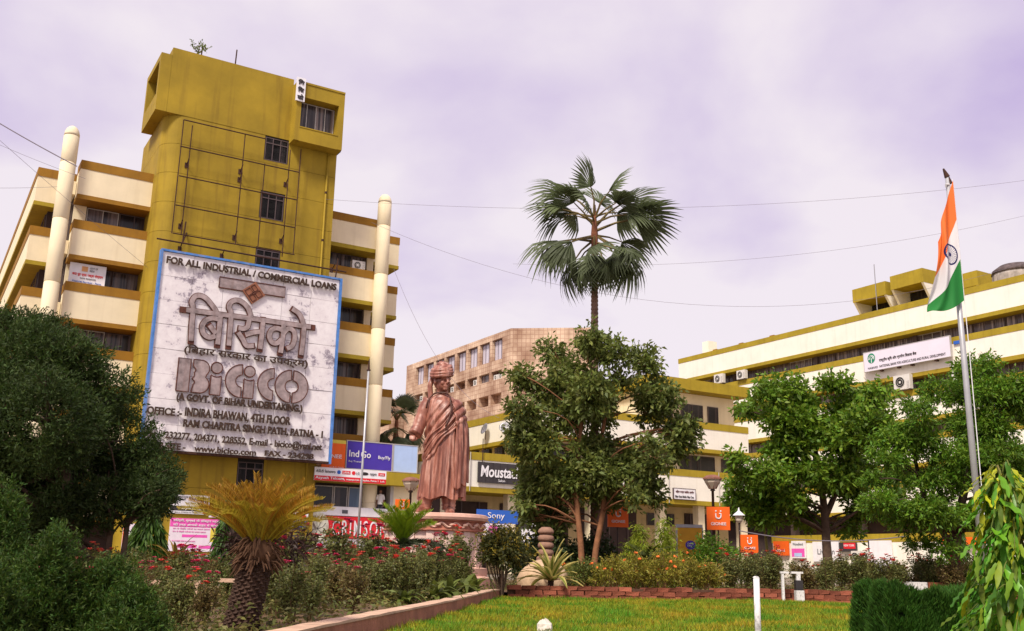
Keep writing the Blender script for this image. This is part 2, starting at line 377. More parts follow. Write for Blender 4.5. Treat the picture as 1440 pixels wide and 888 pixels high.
# ------------------------------------------------------------------ gallery block beside the tower: cream bands, ochre copings
Cb = gthing('gallery_block', 'low cream shopping block with mustard bands and flat mustard roof behind the palm', 'building', 42, 56)
MB().box(28.7, 55.0, 59.0, 68, 0, 7.4).build('wall', TAN, Cb)
MB().box(28.65, 55.2, 56.0, 68.2, 7.03, 7.52).build('coping', COPB, Cb)
MB().box(28.67, 55.17, 56.03, 68.1, 5.34, 7.03).build('parapet', CREAMB, Cb)
MB().box(28.65, 55.2, 56.0, 68.2, 5.02, 5.34).build('ledge', COPB, Cb)
MB().box(36.6, 55.0, 57.3, 68, 7.52, 10.9).build('wall', CREAM, Cb)
MB().box(36.0, 54.6, 56.0, 70.2, 10.62, 11.12).build('coping', COPB, Cb)
MB().box(36.03, 54.57, 56.03, 70.1, 9.16, 10.62).build('parapet', CREAMB, Cb)
MB().box(36.0, 54.6, 56.0, 70.2, 8.88, 9.16).build('ledge', COPB, Cb)
MB().box(45.6, 54.4, 57.3, 68, 11.12, 13.4).build('wall', CREAM, Cb)
MB().box(45.0, 54.9, 56.0, 70, 13.42, 14.22).build('roof_fascia', COPB, Cb)
for a, b, z0, z1, mu in ((48.8, 52.2, 7.56, 8.75, 2), (46.9, 47.7, 8.0, 8.72, 1), (52.9, 54.3, 7.6, 8.7, 1), (40.5, 44.0, 7.6, 8.75, 3), (37.2, 39.8, 7.6, 8.75, 2),
                         (49.0, 51.15, 11.3, 12.6, 2), (51.65, 52.7, 11.3, 12.6, 1), (46.2, 48.2, 11.3, 12.6, 2)):
    window(Cb, a, b, 57.2, z0, z1, GLASSD, FRAME, mu, 0.06)
for a, b, z0, z1, mu in ((47.0, 48.2, 3.6, 4.5, 1), (48.4, 49.6, 3.6, 4.5, 1)):
    window(Cb, a, b, 58.93, z0, z1, GLASSD, FRAME, mu, 0.06)
for a, b in ((29.5, 33.5), (34.5, 40), (41, 46), (50.6, 53.6)):
    MB().box(a, b, 58.90, 58.99, 0.3, 4.6).build('shop_opening', DARKW, Cb)
    for k in range(3):
        q = a+(b-a)*(k+0.5)/3
        MB().box(q-0.05, q+0.05, 58.82, 58.9, 0.3, 4.6).build('mullion', FRAME, Cb)
for a in (29.1, 34.0, 40.5, 46.6, 50.2, 54.4):
    MB().box(a-0.3, a+0.3, 56.6, 57.2, 0, 5.02).build('column', CREAM, Cb)
for k in range(6):
    MB().box(36.35, 36.62, 58.2+k*1.9, 59.3+k*1.9, 7.6, 8.8).build('window', GLASSD, Cb)
for q in (46.65, 51.4, 30.5):
    m = MB(); m.tube([(q, 55.95, 5.05), (q, 55.95, 7.5)], 0.03, 6); m.build('drain_pipe', FRAMEL, Cb)

# ------------------------------------------------------------------ long bank building on the right
B = gthing('bank_building', 'long cream bank building with olive bands and ribbon windows behind the flag', 'building', 64, 56)
T0, T1 = 22.0, 75.0
BT = [20.70, 17.33, 13.98, 10.62, 7.25]
MB().box(65.2, 80, T0, T1-0.4, 0, 20.3).build('wall', DARKW, B)
for i, zt in enumerate(BT):
    MB().box(64.0, 80.2, T0, T1, zt-0.47, zt).build('coping', COPB, B)
    MB().box(64.03, 80.1, T0, T1-0.03, zt-2.13, zt-0.47).build('parapet', CREAMB, B)
    MB().box(64.0, 80.2, T0, T1, zt-2.43, zt-2.13).build('ledge', COPB, B)
    if i < 4:
        q = T1-0.9
        k = 0
        while q-2.55 > 33:
            window_s(B, 65.05, q-2.5, q, zt-3.37, zt-2.43, GLASSB, FRAME if (k*7+i*3) % 5 else FRAMEL, 3, 0.05); q -= 2.55; k += 1
        MB().box(64.04, 65.2, T1-0.9, T1-0.05, zt-3.38, zt-2.42).build('pier', CREAMB, B)
        for w in range(4):
            MB().box(64.9, 65.19, 68-w*9.9, 68.35-w*9.9, zt-3.38, zt-2.42).build('pier', FRAME, B)
# roof-top hoods, penthouse and stub
for a, b, z1 in ((52.5, 55.9, 24.0), (48.9, 52.0, 24.25), (44.2, 47.4, 22.9)):
    m = MB()
    m.add([(67.2, a, z1-1.15), (67.2, b, z1-1.15), (67.2, b, z1), (67.2, a, z1), (70.5, a, z1-1.15), (70.5, b, z1-1.15), (70.5, b, z1), (70.5, a, z1)], [(0, 1, 2, 3), (4, 7, 6, 5), (0, 3, 7, 4), (1, 5, 6, 2), (3, 2, 6, 7), (0, 4, 5, 1)])
    h = m.build('roof_hood', COPB, B)
    for t in (a+0.02, b-0.22):      # tapering cheeks under the hood
        MB().add([(67.25, t, z1-1.15), (70.4, t, z1-1.15), (70.4, t, 20.7), (68.8, t, 20.7), (67.25, t+0.2, z1-1.15), (70.4, t+0.2, z1-1.15), (70.4, t+0.2, 20.7), (68.8, t+0.2, 20.7)],
                 [(0, 1, 2, 3), (7, 6, 5, 4), (0, 4, 5, 1), (3, 2, 6, 7), (0, 3, 7, 4), (1, 5, 6, 2)]).build('cheek', CREAMB, h)
    MB().box(69.3, 70.3, a+0.25, b-0.25, 20.7, z1-1.16).build('window', GLASSD, h)
MB().box(66.5, 67.6, 73.3, 74.2, 20.7, 22.6).build('roof_stub', CREAMB, B)
m = MB(); m.tube([(67.0, 53.3, 20.7), (67.0, 53.3, 25.6)], 0.035, 6); m.build('antenna', METAL, B)
for t in (62.3, 69.7, 66.2): MB().box(64.2, 64.5, t, t+0.5, 20.7, 20.85).build('coping_block', COPE, B)
# ground storey: fascia, cream shopfronts, dark arcade above
MB().box(62.6, 65.19, T0, 62.0, 2.75, 3.35).build('fascia', COPB, B)
MB().box(62.62, 65.19, T0, 61.9, 0.0, 2.75).build('shopfront_wall', CREAMB, B)
for t in (26, 33, 40, 47, 54, 61): MB().box(64.1, 64.6, t-0.25, t+0.25, 3.35, 4.81).build('column', DARKW, B)

# ------------------------------------------------------------------ tall tiled block far behind
def tile_mat(name, kx, ky):
    m = bpy.data.materials.new(name); m.use_nodes = True; t = m.node_tree; b = t.nodes['Principled BSDF']; L = t.links.new
    co = t.nodes.new('ShaderNodeTexCoord'); mp = t.nodes.new('ShaderNodeMapping'); mp.inputs['Rotation'].default_value = (R(90), 0, 0)
    sp = t.nodes.new('ShaderNodeSeparateXYZ'); ad = t.nodes.new('ShaderNodeMath'); ad.operation = 'ADD'; cb = t.nodes.new('ShaderNodeCombineXYZ')
    L(co.outputs['Object'], sp.inputs[0]); q1 = t.nodes.new('ShaderNodeMath'); q1.operation = 'MULTIPLY'; q1.inputs[1].default_value = kx; q2 = t.nodes.new('ShaderNodeMath'); q2.operation = 'MULTIPLY'; q2.inputs[1].default_value = ky; L(sp.outputs[0], q1.inputs[0]); L(sp.outputs[1], q2.inputs[0]); L(q1.outputs[0], ad.inputs[0]); L(q2.outputs[0], ad.inputs[1]); L(ad.outputs[0], cb.inputs[0]); L(sp.outputs[2], cb.inputs[1])
    br = t.nodes.new('ShaderNodeTexBrick'); br.offset = 0; br.inputs['Scale'].default_value = 1.0; br.inputs['Brick Width'].default_value = 0.62; br.inputs['Row Height'].default_value = 0.62; br.inputs['Mortar Size'].default_value = 0.045
    br.inputs['Color1'].default_value = (0.52, 0.365, 0.26, 1); br.inputs['Color2'].default_value = (0.63, 0.48, 0.355, 1); br.inputs['Mortar'].default_value = (0.40, 0.25, 0.18, 1)
    L(cb.outputs[0], br.inputs['Vector'])
    n = t.nodes.new('ShaderNodeTexNoise'); n.inputs['Scale'].default_value = 0.35; n.inputs['Detail'].default_value = 8; L(co.outputs['Object'], n.inputs['Vector'])
    rp = t.nodes.new('ShaderNodeValToRGB'); rp.color_ramp.elements[0].position = 0.35; rp.color_ramp.elements[0].color = (0.55, 0.42, 0.36, 1); rp.color_ramp.elements[1].position = 0.65; rp.color_ramp.elements[1].color = (1.15, 1.12, 1.08, 1)
    L(n.outputs[0], rp.inputs[0]); mx = t.nodes.new('ShaderNodeMix'); mx.data_type = 'RGBA'; mx.blend_type = 'MULTIPLY'; mx.inputs[0].default_value = 1
    L(br.outputs[0], mx.inputs[6]); L(rp.outputs[0], mx.inputs[7]); L(mx.outputs[2], b.inputs['Base Color']); b.inputs['Roughness'].default_value = 0.75
    return m
TILE = tile_mat('weathered_facing_tile', 1, 1); TILEC = tile_mat('weathered_end_wall_tile', math.cos(R(-38)), math.sin(R(-38)))
D = gthing('tiled_block', 'tall weathered pink tiled block with deep window openings far behind the statue', 'building', 74, 125)
dcor = (72.0, 121.0)
# chamfered return wall to the right of the corner (turned about 60 degrees to the fronts)
e = (dcor[0]+12.2*math.cos(R(-38)), dcor[1]+12.2*math.sin(R(-38)))
MB().prism([dcor, e, (e[0]+3, e[1]+30), (80, 156)], 0, 33.8).build('end_wall', TILEC, D)
bays = [(123.4+i*3.72, 123.4+i*3.72+3.0) for i in range(8)]
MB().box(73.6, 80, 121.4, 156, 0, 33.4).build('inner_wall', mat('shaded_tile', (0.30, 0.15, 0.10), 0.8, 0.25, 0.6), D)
for z0, z1 in ((32.9, 33.8), (28.15, 29.75), (24.75, 26.85), (0, 23.2)):
    MB().box(72.0, 73.7, 121.02, 156.2, z0, z1).build('spandrel', TILE, D)
edges = [121.02]+[x for b in bays for x in b]+[156.2]
for z0, z1, dep in ((29.75, 32.9, 0), (26.85, 28.15, 0), (23.2, 24.75, 0)):
    for k in range(0, len(edges), 2):
        MB().box(72.01, 73.69, edges[k], edges[k+1], z0, z1).build('pier', TILE, D)
for a, b in bays:
    window_s(D, 72.5, a+0.03, b-0.03, 29.78, 32.87, GLASSW, FRAME, 3, 0.09)
window_s(D, 72.5, bays[1][0], bays[1][1], 26.9, 28.1, GLASSB, FRAME, 3, 0.09)
D2 = gthing('rear_tiled_wing', 'brown tiled rear wing glimpsed between the right pillar and the tiled block', 'building', 72, 163)
MB().box(70, 90, 158.0, 172, 0, 27.6).build('wall', TILE, D2)
MB().box(69.9, 90.1, 157.9, 172.1, 27.6, 28.1).build('coping', TILE, D2)
for k in range(3): MB().box(69.93, 70.02, 160+k*3.5, 162+k*3.5, 23.6, 25).build('window', GLASSD, D2)

# ------------------------------------------------------------------ air conditioners: outdoor unit with round fan grille
def ac_unit(s, t, z, face, label, w=0.95, h=0.72, group=None):
    a = thing('air_conditioner', label, 'air conditioner', GU*s+GV*t+Vector((0, 0, z)), GA+(0 if face == 't' else -math.pi/2), group)
    MB().box(0, w, 0, 0.36, 0.05, h).build('casing', ACW, a)
    m = MB(); cx, cz, r = w*0.40, h*0.53, h*0.36
    m.add([(cx+r*math.cos(q*R(15)), -0.012, cz+r*math.sin(q*R(15))) for q in range(24)]+[(cx+r*math.cos(q*R(15)), 0.0, cz+r*math.sin(q*R(15))) for q in range(24)], [tuple(range(24))]+[(q, 24+q, 24+(q+1) % 24, (q+1) % 24) for q in range(24)])
    fg = m.build('fan_grille', BLACK, a)
    m = MB()
    for rr in (r*0.98, r*0.62): m.tube([(cx+rr*math.cos(q*R(20)), -0.02, cz+rr*math.sin(q*R(20))) for q in range(19)], 0.012, 4, False)
    m.box(cx-0.08, cx+0.08, -0.03, -0.013, cz-0.08, cz+0.08); m.build('guard_ring', ACW, fg)
    m = MB(); m.box(0.08, 0.16, 0.02, 0.34, 0, 0.05); m.box(w-0.16, w-0.08, 0.02, 0.34, 0, 0.05); m.build('foot', RUST, a)
    m = MB()
    for k in range(5): m.box(w*0.80, w*0.96, -0.012, 0.0, 0.14+k*0.11, 0.19+k*0.11)
    m.build('vent', FRAMEL, a)
    return a
ac_unit(63.62, 69.5, BT[1], 's', 'outdoor air conditioner nearest the far left end of the bank building ledge', 1.15, 0.9)
ac_unit(63.72, 66.6, BT[1], 's', 'outdoor air conditioner on the upper bank ledge right beside the endmost one', 1.05, 0.85)
ac_unit(63.62, 49.6, BT[2], 's', 'white outdoor air conditioner on the bank ledge below the long sign', 1.45, 1.15)
ac_unit(63.62, 44.6, BT[2], 's', 'white outdoor air conditioner on the bank ledge right behind the flagpole', 1.5, 1.2)
ac_unit(21.95, 56.35, 18.23, 't', 'white framed window air conditioner in the top window right of the tower', 0.85, 0.62)
for k, a in enumerate((2, 3, 4, 5, 6)):
    if a in (5,): continue
    t = bays[[7, 6, 4, 3, 2][k]][0]+0.9 if k < 5 else 0
    ac_unit(72.25, t+0.6, 26.85, 's', ['air conditioner in the leftmost opening of the tiled block', 'air conditioner beside the statue turban on the left, in the tiled block', 'air conditioner in the tiled block opening just right of the statue face', 'x', 'air conditioner in the tiled block, right of the one by the statue face'][k], 1.3, 0.95)
ac_unit(72.25, bays[0][0]+1.3, 26.85, 's', 'air conditioner in the rightmost opening of the tiled block', 1.2, 0.8)
ac_unit(72.25, bays[0][0]+2.7, 26.85, 's', 'second air conditioner in the rightmost opening of the tiled block', 1.2, 0.8)
# ------------------------------------------------------------------ sign materials
def flat(n, c, rough=0.55, var=0.06): return mat(n, c, rough, var, 2.0, stain=0.12)
WHITE = flat('white_sign_paint', (0.80, 0.77, 0.80)); INK = flat('dark_ink', (0.03, 0.022, 0.022)); LET = mat('weathered_brown_letter', (0.055, 0.030, 0.020), 0.7, 0.4, 3)
ORANGE = flat('orange_vinyl', (0.86, 0.13, 0.010)); PURPLE = flat('violet_vinyl', (0.065, 0.035, 0.36)); SKYB = flat('sky_blue_vinyl', (0.42, 0.55, 0.82)); RED = flat('red_vinyl', (0.66, 0.02, 0.03))
PINK = flat('pink_ink', (0.78, 0.10, 0.45)); PALEP = flat('pale_pink_paper', (0.78, 0.68, 0.76)); YEL = flat('yellow_paper', (0.72, 0.58, 0.08)); BLUE = flat('blue_vinyl', (0.03, 0.12, 0.50)); GREEN = flat('green_ink', (0.02, 0.22, 0.12))
GREY = flat('grey_vinyl', (0.10, 0.10, 0.11)); CHAR = flat('charcoal_board', (0.045, 0.038, 0.042)); BLUEF = mat('chipped_blue_frame', (0.07, 0.20, 0.52), 0.6, 0.25, 3, stain=0.5, stain_col=(0.35, 0.33, 0.36))
def sheet_mat():
    m = bpy.data.materials.new('peeling_white_sheet'); m.use_nodes = True; t = m.node_tree; b = t.nodes['Principled BSDF']; L = t.links.new
    co = t.nodes.new('ShaderNodeTexCoord'); oi = t.nodes.new('ShaderNodeObjectInfo')
    n1 = t.nodes.new('ShaderNodeTexNoise'); n1.inputs['Scale'].default_value = 2.2; n1.inputs['Detail'].default_value = 9; n1.inputs['Roughness'].default_value = 0.72; L(co.outputs['Object'], n1.inputs['Vector'])
    n2 = t.nodes.new('ShaderNodeTexNoise'); n2.inputs['Scale'].default_value = 0.45; n2.inputs['Detail'].default_value = 4; L(co.outputs['Object'], n2.inputs['Vector'])
    ad = t.nodes.new('ShaderNodeMath'); ad.operation = 'MULTIPLY_ADD'; ad.inputs[1].default_value = 0.55; L(n2.outputs[0], ad.inputs[0]); L(n1.outputs[0], ad.inputs[2])
    a2 = t.nodes.new('ShaderNodeMath'); a2.operation = 'MULTIPLY_ADD'; a2.inputs[1].default_value = 0.07; L(oi.outputs['Random'], a2.inputs[0]); L(ad.outputs[0], a2.inputs[2])
    rp = t.nodes.new('ShaderNodeValToRGB'); e = rp.color_ramp.elements
    e[0].position = 0.70; e[0].color = (0.80, 0.75, 0.76, 1); e[1].position = 1.0; e[1].color = (0.24, 0.20, 0.24, 1)
    x = e.new(0.905); x.color = (0.70, 0.64, 0.66, 1); x = e.new(0.95); x.color = (0.42, 0.37, 0.42, 1)
    L(a2.outputs[0], rp.inputs[0]); L(rp.outputs[0], b.inputs['Base Color']); b.inputs['Roughness'].default_value = 0.55
    return m
SHEET = sheet_mat()
FACE = mat('worn_grey_letter_face', (0.30, 0.235, 0.235), 0.6, 0.45, 2.5, stain=0.4, stain_col=(0.16, 0.07, 0.05))
RIM = mat('rusty_letter_rim', (0.10, 0.035, 0.025), 0.8, 0.4, 6)

# ------------------------------------------------------------------ giant billboard on the tower
BB = gthing('billboard', 'huge weathered white metal billboard with blue frame on the front of the mustard tower', 'billboard', 15.1, 53.5, 5.9)
random.seed(4)
bs0, bs1, bz0, bz1, bt = 10.08, 20.08, 5.98, 16.50, 53.40
cols, rows = 6, 8
for i in range(cols):
    for j in range(rows):
        a = bs0+(bs1-bs0)*i/cols; b = bs0+(bs1-bs0)*(i+1)/cols; c = bz0+(bz1-bz0)*j/rows; d = bz0+(bz1-bz0)*(j+1)/rows
        y = bt+random.uniform(-0.012, 0.012); g = 0.008
        k = [random.uniform(-0.012, 0.012) for _ in range(4)]
        MB().add([(a+g, y+k[0], c+g), (b-g, y+k[1], c+g), (b-g, y+k[2], d-g), (a+g, y+k[3], d-g), (a+g, y+0.05, c+g), (b-g, y+0.05, c+g), (b-g, y+0.05, d-g), (a+g, y+0.05, d-g)],
                 [(0, 1, 2, 3), (7, 6, 5, 4), (0, 4, 5, 1), (1, 5, 6, 2), (2, 6, 7, 3), (3, 7, 4, 0)]).build('metal_sheet', SHEET, BB)
MB().box(bs0-0.02, bs1+0.02, 53.47, 53.60, bz0-0.02, bz1+0.02).build('backing', RUST, BB)
for a, b, c, d in ((9.96, 10.07, 5.9, 16.6), (20.09, 20.22, 5.85, 16.6)): MB().box(a, b, 53.30, 53.75, c, d).build('side_frame', BLUEF, BB)
for c, d in ((16.51, 16.62), (5.86, 5.97)): MB().box(9.97, 20.2, 53.32, 53.74, c, d).build('cross_frame', BLUEF if c > 10 else RUST, BB)
for s in (11.5, 14.0, 16.5, 19.0):
    for z in (7.5, 11, 14.5): m = MB(); m.tube([(s, 53.6, z), (s, 54.42, z)], 0.05, 6); m.build('bracket', RUST, BB)
def rail(body, s0, s1, z0, z1, bold=0.022, **k): return letter(BB, body, s0, bt-0.10, z0, s1-s0, z1-z0, LET, 0.09, bold*1.5, **k)
rail('FOR ALL INDUSTRIAL / COMMERCIAL LOANS', 10.27, 19.85, 15.83, 16.22)
rail('(\u093fबहार सरकार का उपक्रम)', 11.65, 18.45, 11.0, 11.62, 0.008)
rail('(A GOVT. OF BIHAR UNDERTAKING.)', 11.5, 18.32, 8.48, 8.98)
rail('OFFICE :-', 10.1, 11.85, 7.74, 8.14); rail('INDIRA BHAWAN, 4TH FLOOR', 12.0, 17.7, 7.72, 8.26)
rail('RAM CHARITRA SINGH PATH, PATNA - 1', 11.97, 19.6, 7.16, 7.64)
rail('PH :- 232277, 204371, 228552, E-mail - bicico@vsnl.net', 10.15, 19.6, 6.46, 6.95, 0.015)
rail('WEB SITE -', 10.2, 12.2, 5.99+0.03, 6.36); rail('www.bicico.com', 12.65, 15.92, 6.0, 6.33, 0.015); rail('FAX - 234298', 16.4, 19.15, 6.03, 6.34)
# big Hindi name: grey face over a dark rusty rim
def smooth(p, n=5):
    p = [np.array(q, float) for q in p]; q = [2*p[0]-p[1]]+p+[2*p[-1]-p[-2]]; r = []
    for i in range(1, len(q)-2):
        for k in range(n):
            t = k/n; r.append(0.5*((2*q[i])+(q[i+1]-q[i-1])*t+(2*q[i-1]-5*q[i]+4*q[i+1]-q[i+2])*t*t+(-q[i-1]+3*q[i]-3*q[i+1]+q[i+2])*t**3))
    return r+[p[-1]]
def ribbon(m, pts, w, y0, y1):
    n = len(pts); L = []; Rr = []
    for i in range(n):
        d = pts[min(i+1, n-1)]-pts[max(i-1, 0)]; d = d/np.hypot(*d); e = np.array((-d[1], d[0]))*w/2
        q = pts[i]+(d*w*0.0 if 0 < i < n-1 else 0); L.append(q+e); Rr.append(q-e)
    vs = [(a[0], y0, a[1]) for a in L]+[(a[0], y0, a[1]) for a in Rr]+[(a[0], y1, a[1]) for a in L]+[(a[0], y1, a[1]) for a in Rr]
    fs = []
    for i in range(n-1):
        fs += [(i, i+1, n+i+1, n+i), (i, 2*n+i, 2*n+i+1, i+1), (n+i, n+i+1, 3*n+i+1, 3*n+i)]
    fs += [(0, n, 3*n, 2*n), (n-1, 3*n-1, 4*n-1, 2*n-1)]; m.add(vs, fs)
STROKES = [[(11.95, 11.8), (11.91, 12.65), (11.89, 13.57), (11.8, 13.89), (11.9, 14.2), (12.13, 14.33), (12.46, 14.26), (12.77, 14.0), (13.08, 13.65), (13.13, 13.45)],
 [(11.55, 13.44), (13.28, 13.46), (15.26, 13.47), (16.97, 13.46), (18.47, 13.46)], [(13.37, 13.47), (13.37, 12.72), (13.36, 11.79)],
 [(13.29, 13.18), (12.95, 13.18), (12.61, 13.01), (12.46, 12.66), (12.56, 12.28), (12.88, 12.11), (13.21, 12.24)], [(12.83, 12.78), (13.21, 12.36)],
 [(13.96, 11.8), (13.95, 12.8), (13.92, 13.6), (13.79, 13.91), (13.86, 14.2), (14.15, 14.37), (14.52, 14.29), (14.85, 13.98), (15.04, 13.53)],
 [(14.95, 13.52), (14.9, 13.0), (14.67, 12.84), (14.40, 12.84)], [(14.40, 12.60), (14.7, 12.23), (14.92, 11.92), (15.32, 11.97)], [(14.8, 12.51), (15.26, 12.71), (15.72, 12.81)],
 [(15.72, 13.49), (15.71, 12.63), (15.68, 11.83)], [(16.9, 13.45), (16.9, 12.59), (16.84, 11.76)], [(16.83, 13.06), (16.51, 13.12), (16.24, 12.98), (16.14, 12.62), (16.3, 12.3), (16.58, 12.27), (16.82, 12.51)],
 [(16.91, 12.86), (17.16, 13.18), (17.47, 13.11), (17.59, 12.75), (17.48, 12.25), (17.18, 12.04)], [(18.08, 13.44), (18.07, 12.6), (18.03, 11.78)], [(17.32, 14.35), (17.69, 14.15), (17.92, 13.84), (18.06, 13.44)]]
for i, p in enumerate(STROKES):
    q = smooth(p); m = MB(); ribbon(m, q, 0.25, bt-0.150-0.002*i, bt-0.02); f = m.build('big_letter_stroke', FACE, BB)
    q2 = [2*q[0]-q[1]]+q[1:-1]+[2*q[-1]-q[-2]]
    m = MB(); ribbon(m, q2, 0.325, bt-0.105-0.002*i, bt-0.021-0.0005*i); m.build('rim', RIM, f)
# stencil-cut Latin name
def arc(cx, cz, r, a0, a1, n=14): return [(cx+r*math.cos(R(a0+(a1-a0)*i/n)), cz+r*math.sin(R(a0+(a1-a0)*i/n))) for i in range(n+1)]
def glyph(poly):
    f = MB().extr(poly, bt-0.14, bt-0.03).build('big_letter', FACE, BB)
    m = MB(); p = [(x, bt-0.13, z) for x, z in poly]; m.tube(p+[p[0]], 0.035, 5, False); m.build('rim', RIM, f)
def half_ring(cx, cz, ro, ri, a0, a1, rx=1.0): return [(cx+(x-cx)*rx, z) for x, z in arc(cx, cz, ro, a0, a1)]+[(cx+(x-cx)*rx, z) for x, z in arc(cx, cz, ri, a1, a0)]
glyph([(11.42, 9.08), (12.06, 9.08), (12.06, 10.84), (11.42, 10.84)])
glyph([(12.2, 9.08)]+arc(12.62, 9.55, 0.47, -90, 55)+arc(12.62, 10.40, 0.44, -45, 90)+[(12.2, 10.84), (12.2, 10.5)]+arc(12.22, 10.28, 0.13, 60, -60, 5)+[(12.3, 9.95), (12.2, 9.8)]+arc(12.22, 9.62, 0.12, 60, -60, 5))
for c in (13.44, 15.22):
    glyph([(c-0.28, 9.06), (c+0.28, 9.06), (c+0.28, 10.05)]+arc(c, 10.48, 0.46, -55, -125, 6)+[(c-0.28, 10.05)]); glyph(arc(c, 10.52, 0.30, 0, 345, 18))
glyph(half_ring(14.84, 9.95, 0.90, 0.34, 92, 268)); glyph(half_ring(16.60, 9.95, 0.90, 0.34, 92, 268))
glyph(half_ring(17.58, 9.95, 0.91, 0.34, 92, 268)); glyph(half_ring(17.66, 9.95, 0.91, 0.34, 88, -88))
# emblem: grey bar and a tilted square of carved cells
MB().box(13.15, 16.85, bt-0.09, bt-0.02, 14.96, 15.56).build('emblem_bar', FACE, BB)
m = MB(); p = [(13.15, bt-0.09, 14.96), (16.85, bt-0.09, 14.96), (16.85, bt-0.09, 15.56), (13.15, bt-0.09, 15.56)]; m.tube(p+[p[0]], 0.035, 5, False); m.build('emblem_rim', RIM, BB)
EM = mat('maroon_emblem', (0.26, 0.10, 0.055), 0.7, 0.35, 3); ang = R(40)
def tilt(x, z): return (15.08+x*math.cos(ang)-z*math.sin(ang), 14.94+x*math.sin(ang)+z*math.cos(ang))
MB().extr([tilt(*q) for q in ((-0.46, -0.46), (0.46, -0.46), (0.46, 0.46), (-0.46, 0.46))], bt-0.13, bt-0.03).build('emblem', EM, BB)
for x, z, w, h in ((-0.2, 0.2, 0.17, 0.17), (0.18, 0.2, 0.12, 0.17), (-0.22, -0.2, 0.14, 0.16), (0.18, -0.2, 0.15, 0.15), (0, 0, 0.09, 0.05)):
    m = MB(); q = [tilt(x-w, z-h), tilt(x+w, z-h), tilt(x+w, z+h), tilt(x-w, z+h)]; p = [(a, bt-0.14, b) for a, b in q]; m.tube(p+[p[0]], 0.025, 4, False); m.build('emblem_cell', RIM, BB)

# ------------------------------------------------------------------ boards that face the square (along s)
def board(name, label, s0, s1, z0, z1, t, m, frame=None, cat='sign', fw=0.05, th=0.10):
    b = gthing(name, label, cat, (s0+s1)/2, t, z0)
    MB().box(s0, s1, t, t+th, z0, z1).build('panel', m, b)
    if frame:
        f = MB(); f.box(s0-fw, s1+fw, t-0.02, t+th+0.02, z1, z1+fw); f.box(s0-fw, s1+fw, t-0.02, t+th+0.02, z0-fw, z0); f.box(s0-fw, s0, t-0.02, t+th+0.02, z0, z1); f.box(s1, s1+fw, t-0.02, t+th+0.02, z0, z1)
        f.build('frame', frame, b)
    return b
def patch(b, s0, s1, z0, z1, t, m, name='panel_patch'): return MB().box(s0, s1, t-0.004, t+0.01, z0, z1).build(name, m, b)
def disc(b, s, z, r, t, m, name='emblem', rx=1.0, n=24, d=0.012):
    return MB().extr([(s+r*rx*math.cos(2*math.pi*i/n), z+r*math.sin(2*math.pi*i/n)) for i in range(n)], t-d, t).build(name, m, b)
def smile(b, s, z, h, t, m):
    """two dots over a hooked smile"""
    disc(b, s-h*0.28, z+h*0.42, h*0.08, t, m, 'logo_dot', 1, 10); disc(b, s+h*0.28, z+h*0.42, h*0.08, t, m, 'logo_dot', 1, 10)
    p = [(s-h*0.30, z+h*0.22)]+arc(s, z-h*0.08, h*0.30, 180, 360, 10)+[(s+h*0.30, z+h*0.20), (s+h*0.08, z+h*0.20)]
    k = MB(); k.tube([(x, t-0.012, y) for x, y in p], h*0.075, 5); k.build('logo_smile', m, b)

b = board('shop_sign', 'orange shop sign beside the lower right corner of the big billboard', 20.24, 21.66, 5.78, 7.22, 54.9, ORANGE); letter(b, 'IONEE', 20.42, 54.885, 6.36, 1.02, 0.22, WHITE, 0.012, 0.01); letter(b, '*T & C Apply', 20.7, 54.885, 5.82, 0.9, 0.07, WHITE, 0.01)
MB().box(20.24, 21.66, 54.9, 55.0, 7.22, 7.42).build('top_strip', YEL, b)
b = board('airline_sign', 'violet airline sign with white lettering left of the statue', 21.75, 24.6, 5.85, 7.42, 54.9, PURPLE, FRAMEL); letter(b, 'Ind', 21.88, 54.885, 6.52, 0.62, 0.38, WHITE, 0.012, 0.012); letter(b, 'Go', 22.62, 54.885, 6.50, 0.62, 0.40, WHITE, 0.012, 0.012); letter(b, 'Buy/Fly', 23.72, 54.885, 6.44, 0.78, 0.25, WHITE, 0.012, 0.005); letter(b, 'Raj Travels', 21.88, 54.885, 6.18, 0.85, 0.13, WHITE, 0.01)
b = board('blank_sign', 'plain pale blue sign panel behind the outstretched bronze hand', 24.72, 26.25, 5.85, 7.42, 54.9, SKYB, FRAMEL)
b = board('phone_brand_sign', 'long white and red phone shop strip under the violet airline sign', 19.55, 23.9, 4.98, 5.72, 54.0, WHITE); patch(b, 19.55, 23.9, 4.98, 5.25, 54.0, RED)
letter(b, 'Aayush Telcom,', 19.6, 53.985, 5.02, 1.75, 0.20, WHITE, 0.012, 0.012); letter(b, 'maurya lok complex, Patna 1  Lok', 21.45, 53.985, 5.04, 2.35, 0.13, WHITE, 0.01, 0.008)
letter(b, 'ASUS', 19.6, 53.985, 5.42, 0.48, 0.16, INK, 0.01, 0.005, shear=0.2); letter(b, 'lenovo', 20.15, 53.985, 5.42, 0.62, 0.17, INK, 0.01, 0.01); disc(b, 20.98, 5.50, 0.11, 54.0, BLUE); patch(b, 21.18, 21.68, 5.40, 5.60, 54.0, RED); letter(b, 'LAVA', 21.22, 53.985, 5.43, 0.4, 0.13, WHITE, 0.012)
disc(b, 21.87, 5.50, 0.11, 54.0, RED); letter(b, 'LG', 22.02, 53.985, 5.43, 0.2, 0.14, GREY, 0.01); disc(b, 22.55, 5.50, 0.09, 54.0, INK, rx=2.6); letter(b, 'oppo', 22.86, 53.985, 5.40, 0.42, 0.15, INK, 0.01); patch(b, 23.4, 23.82, 5.42, 5.60, 54.0, RED); letter(b, 'vivo', 23.48, 53.985, 5.45, 0.26, 0.11, WHITE, 0.012)
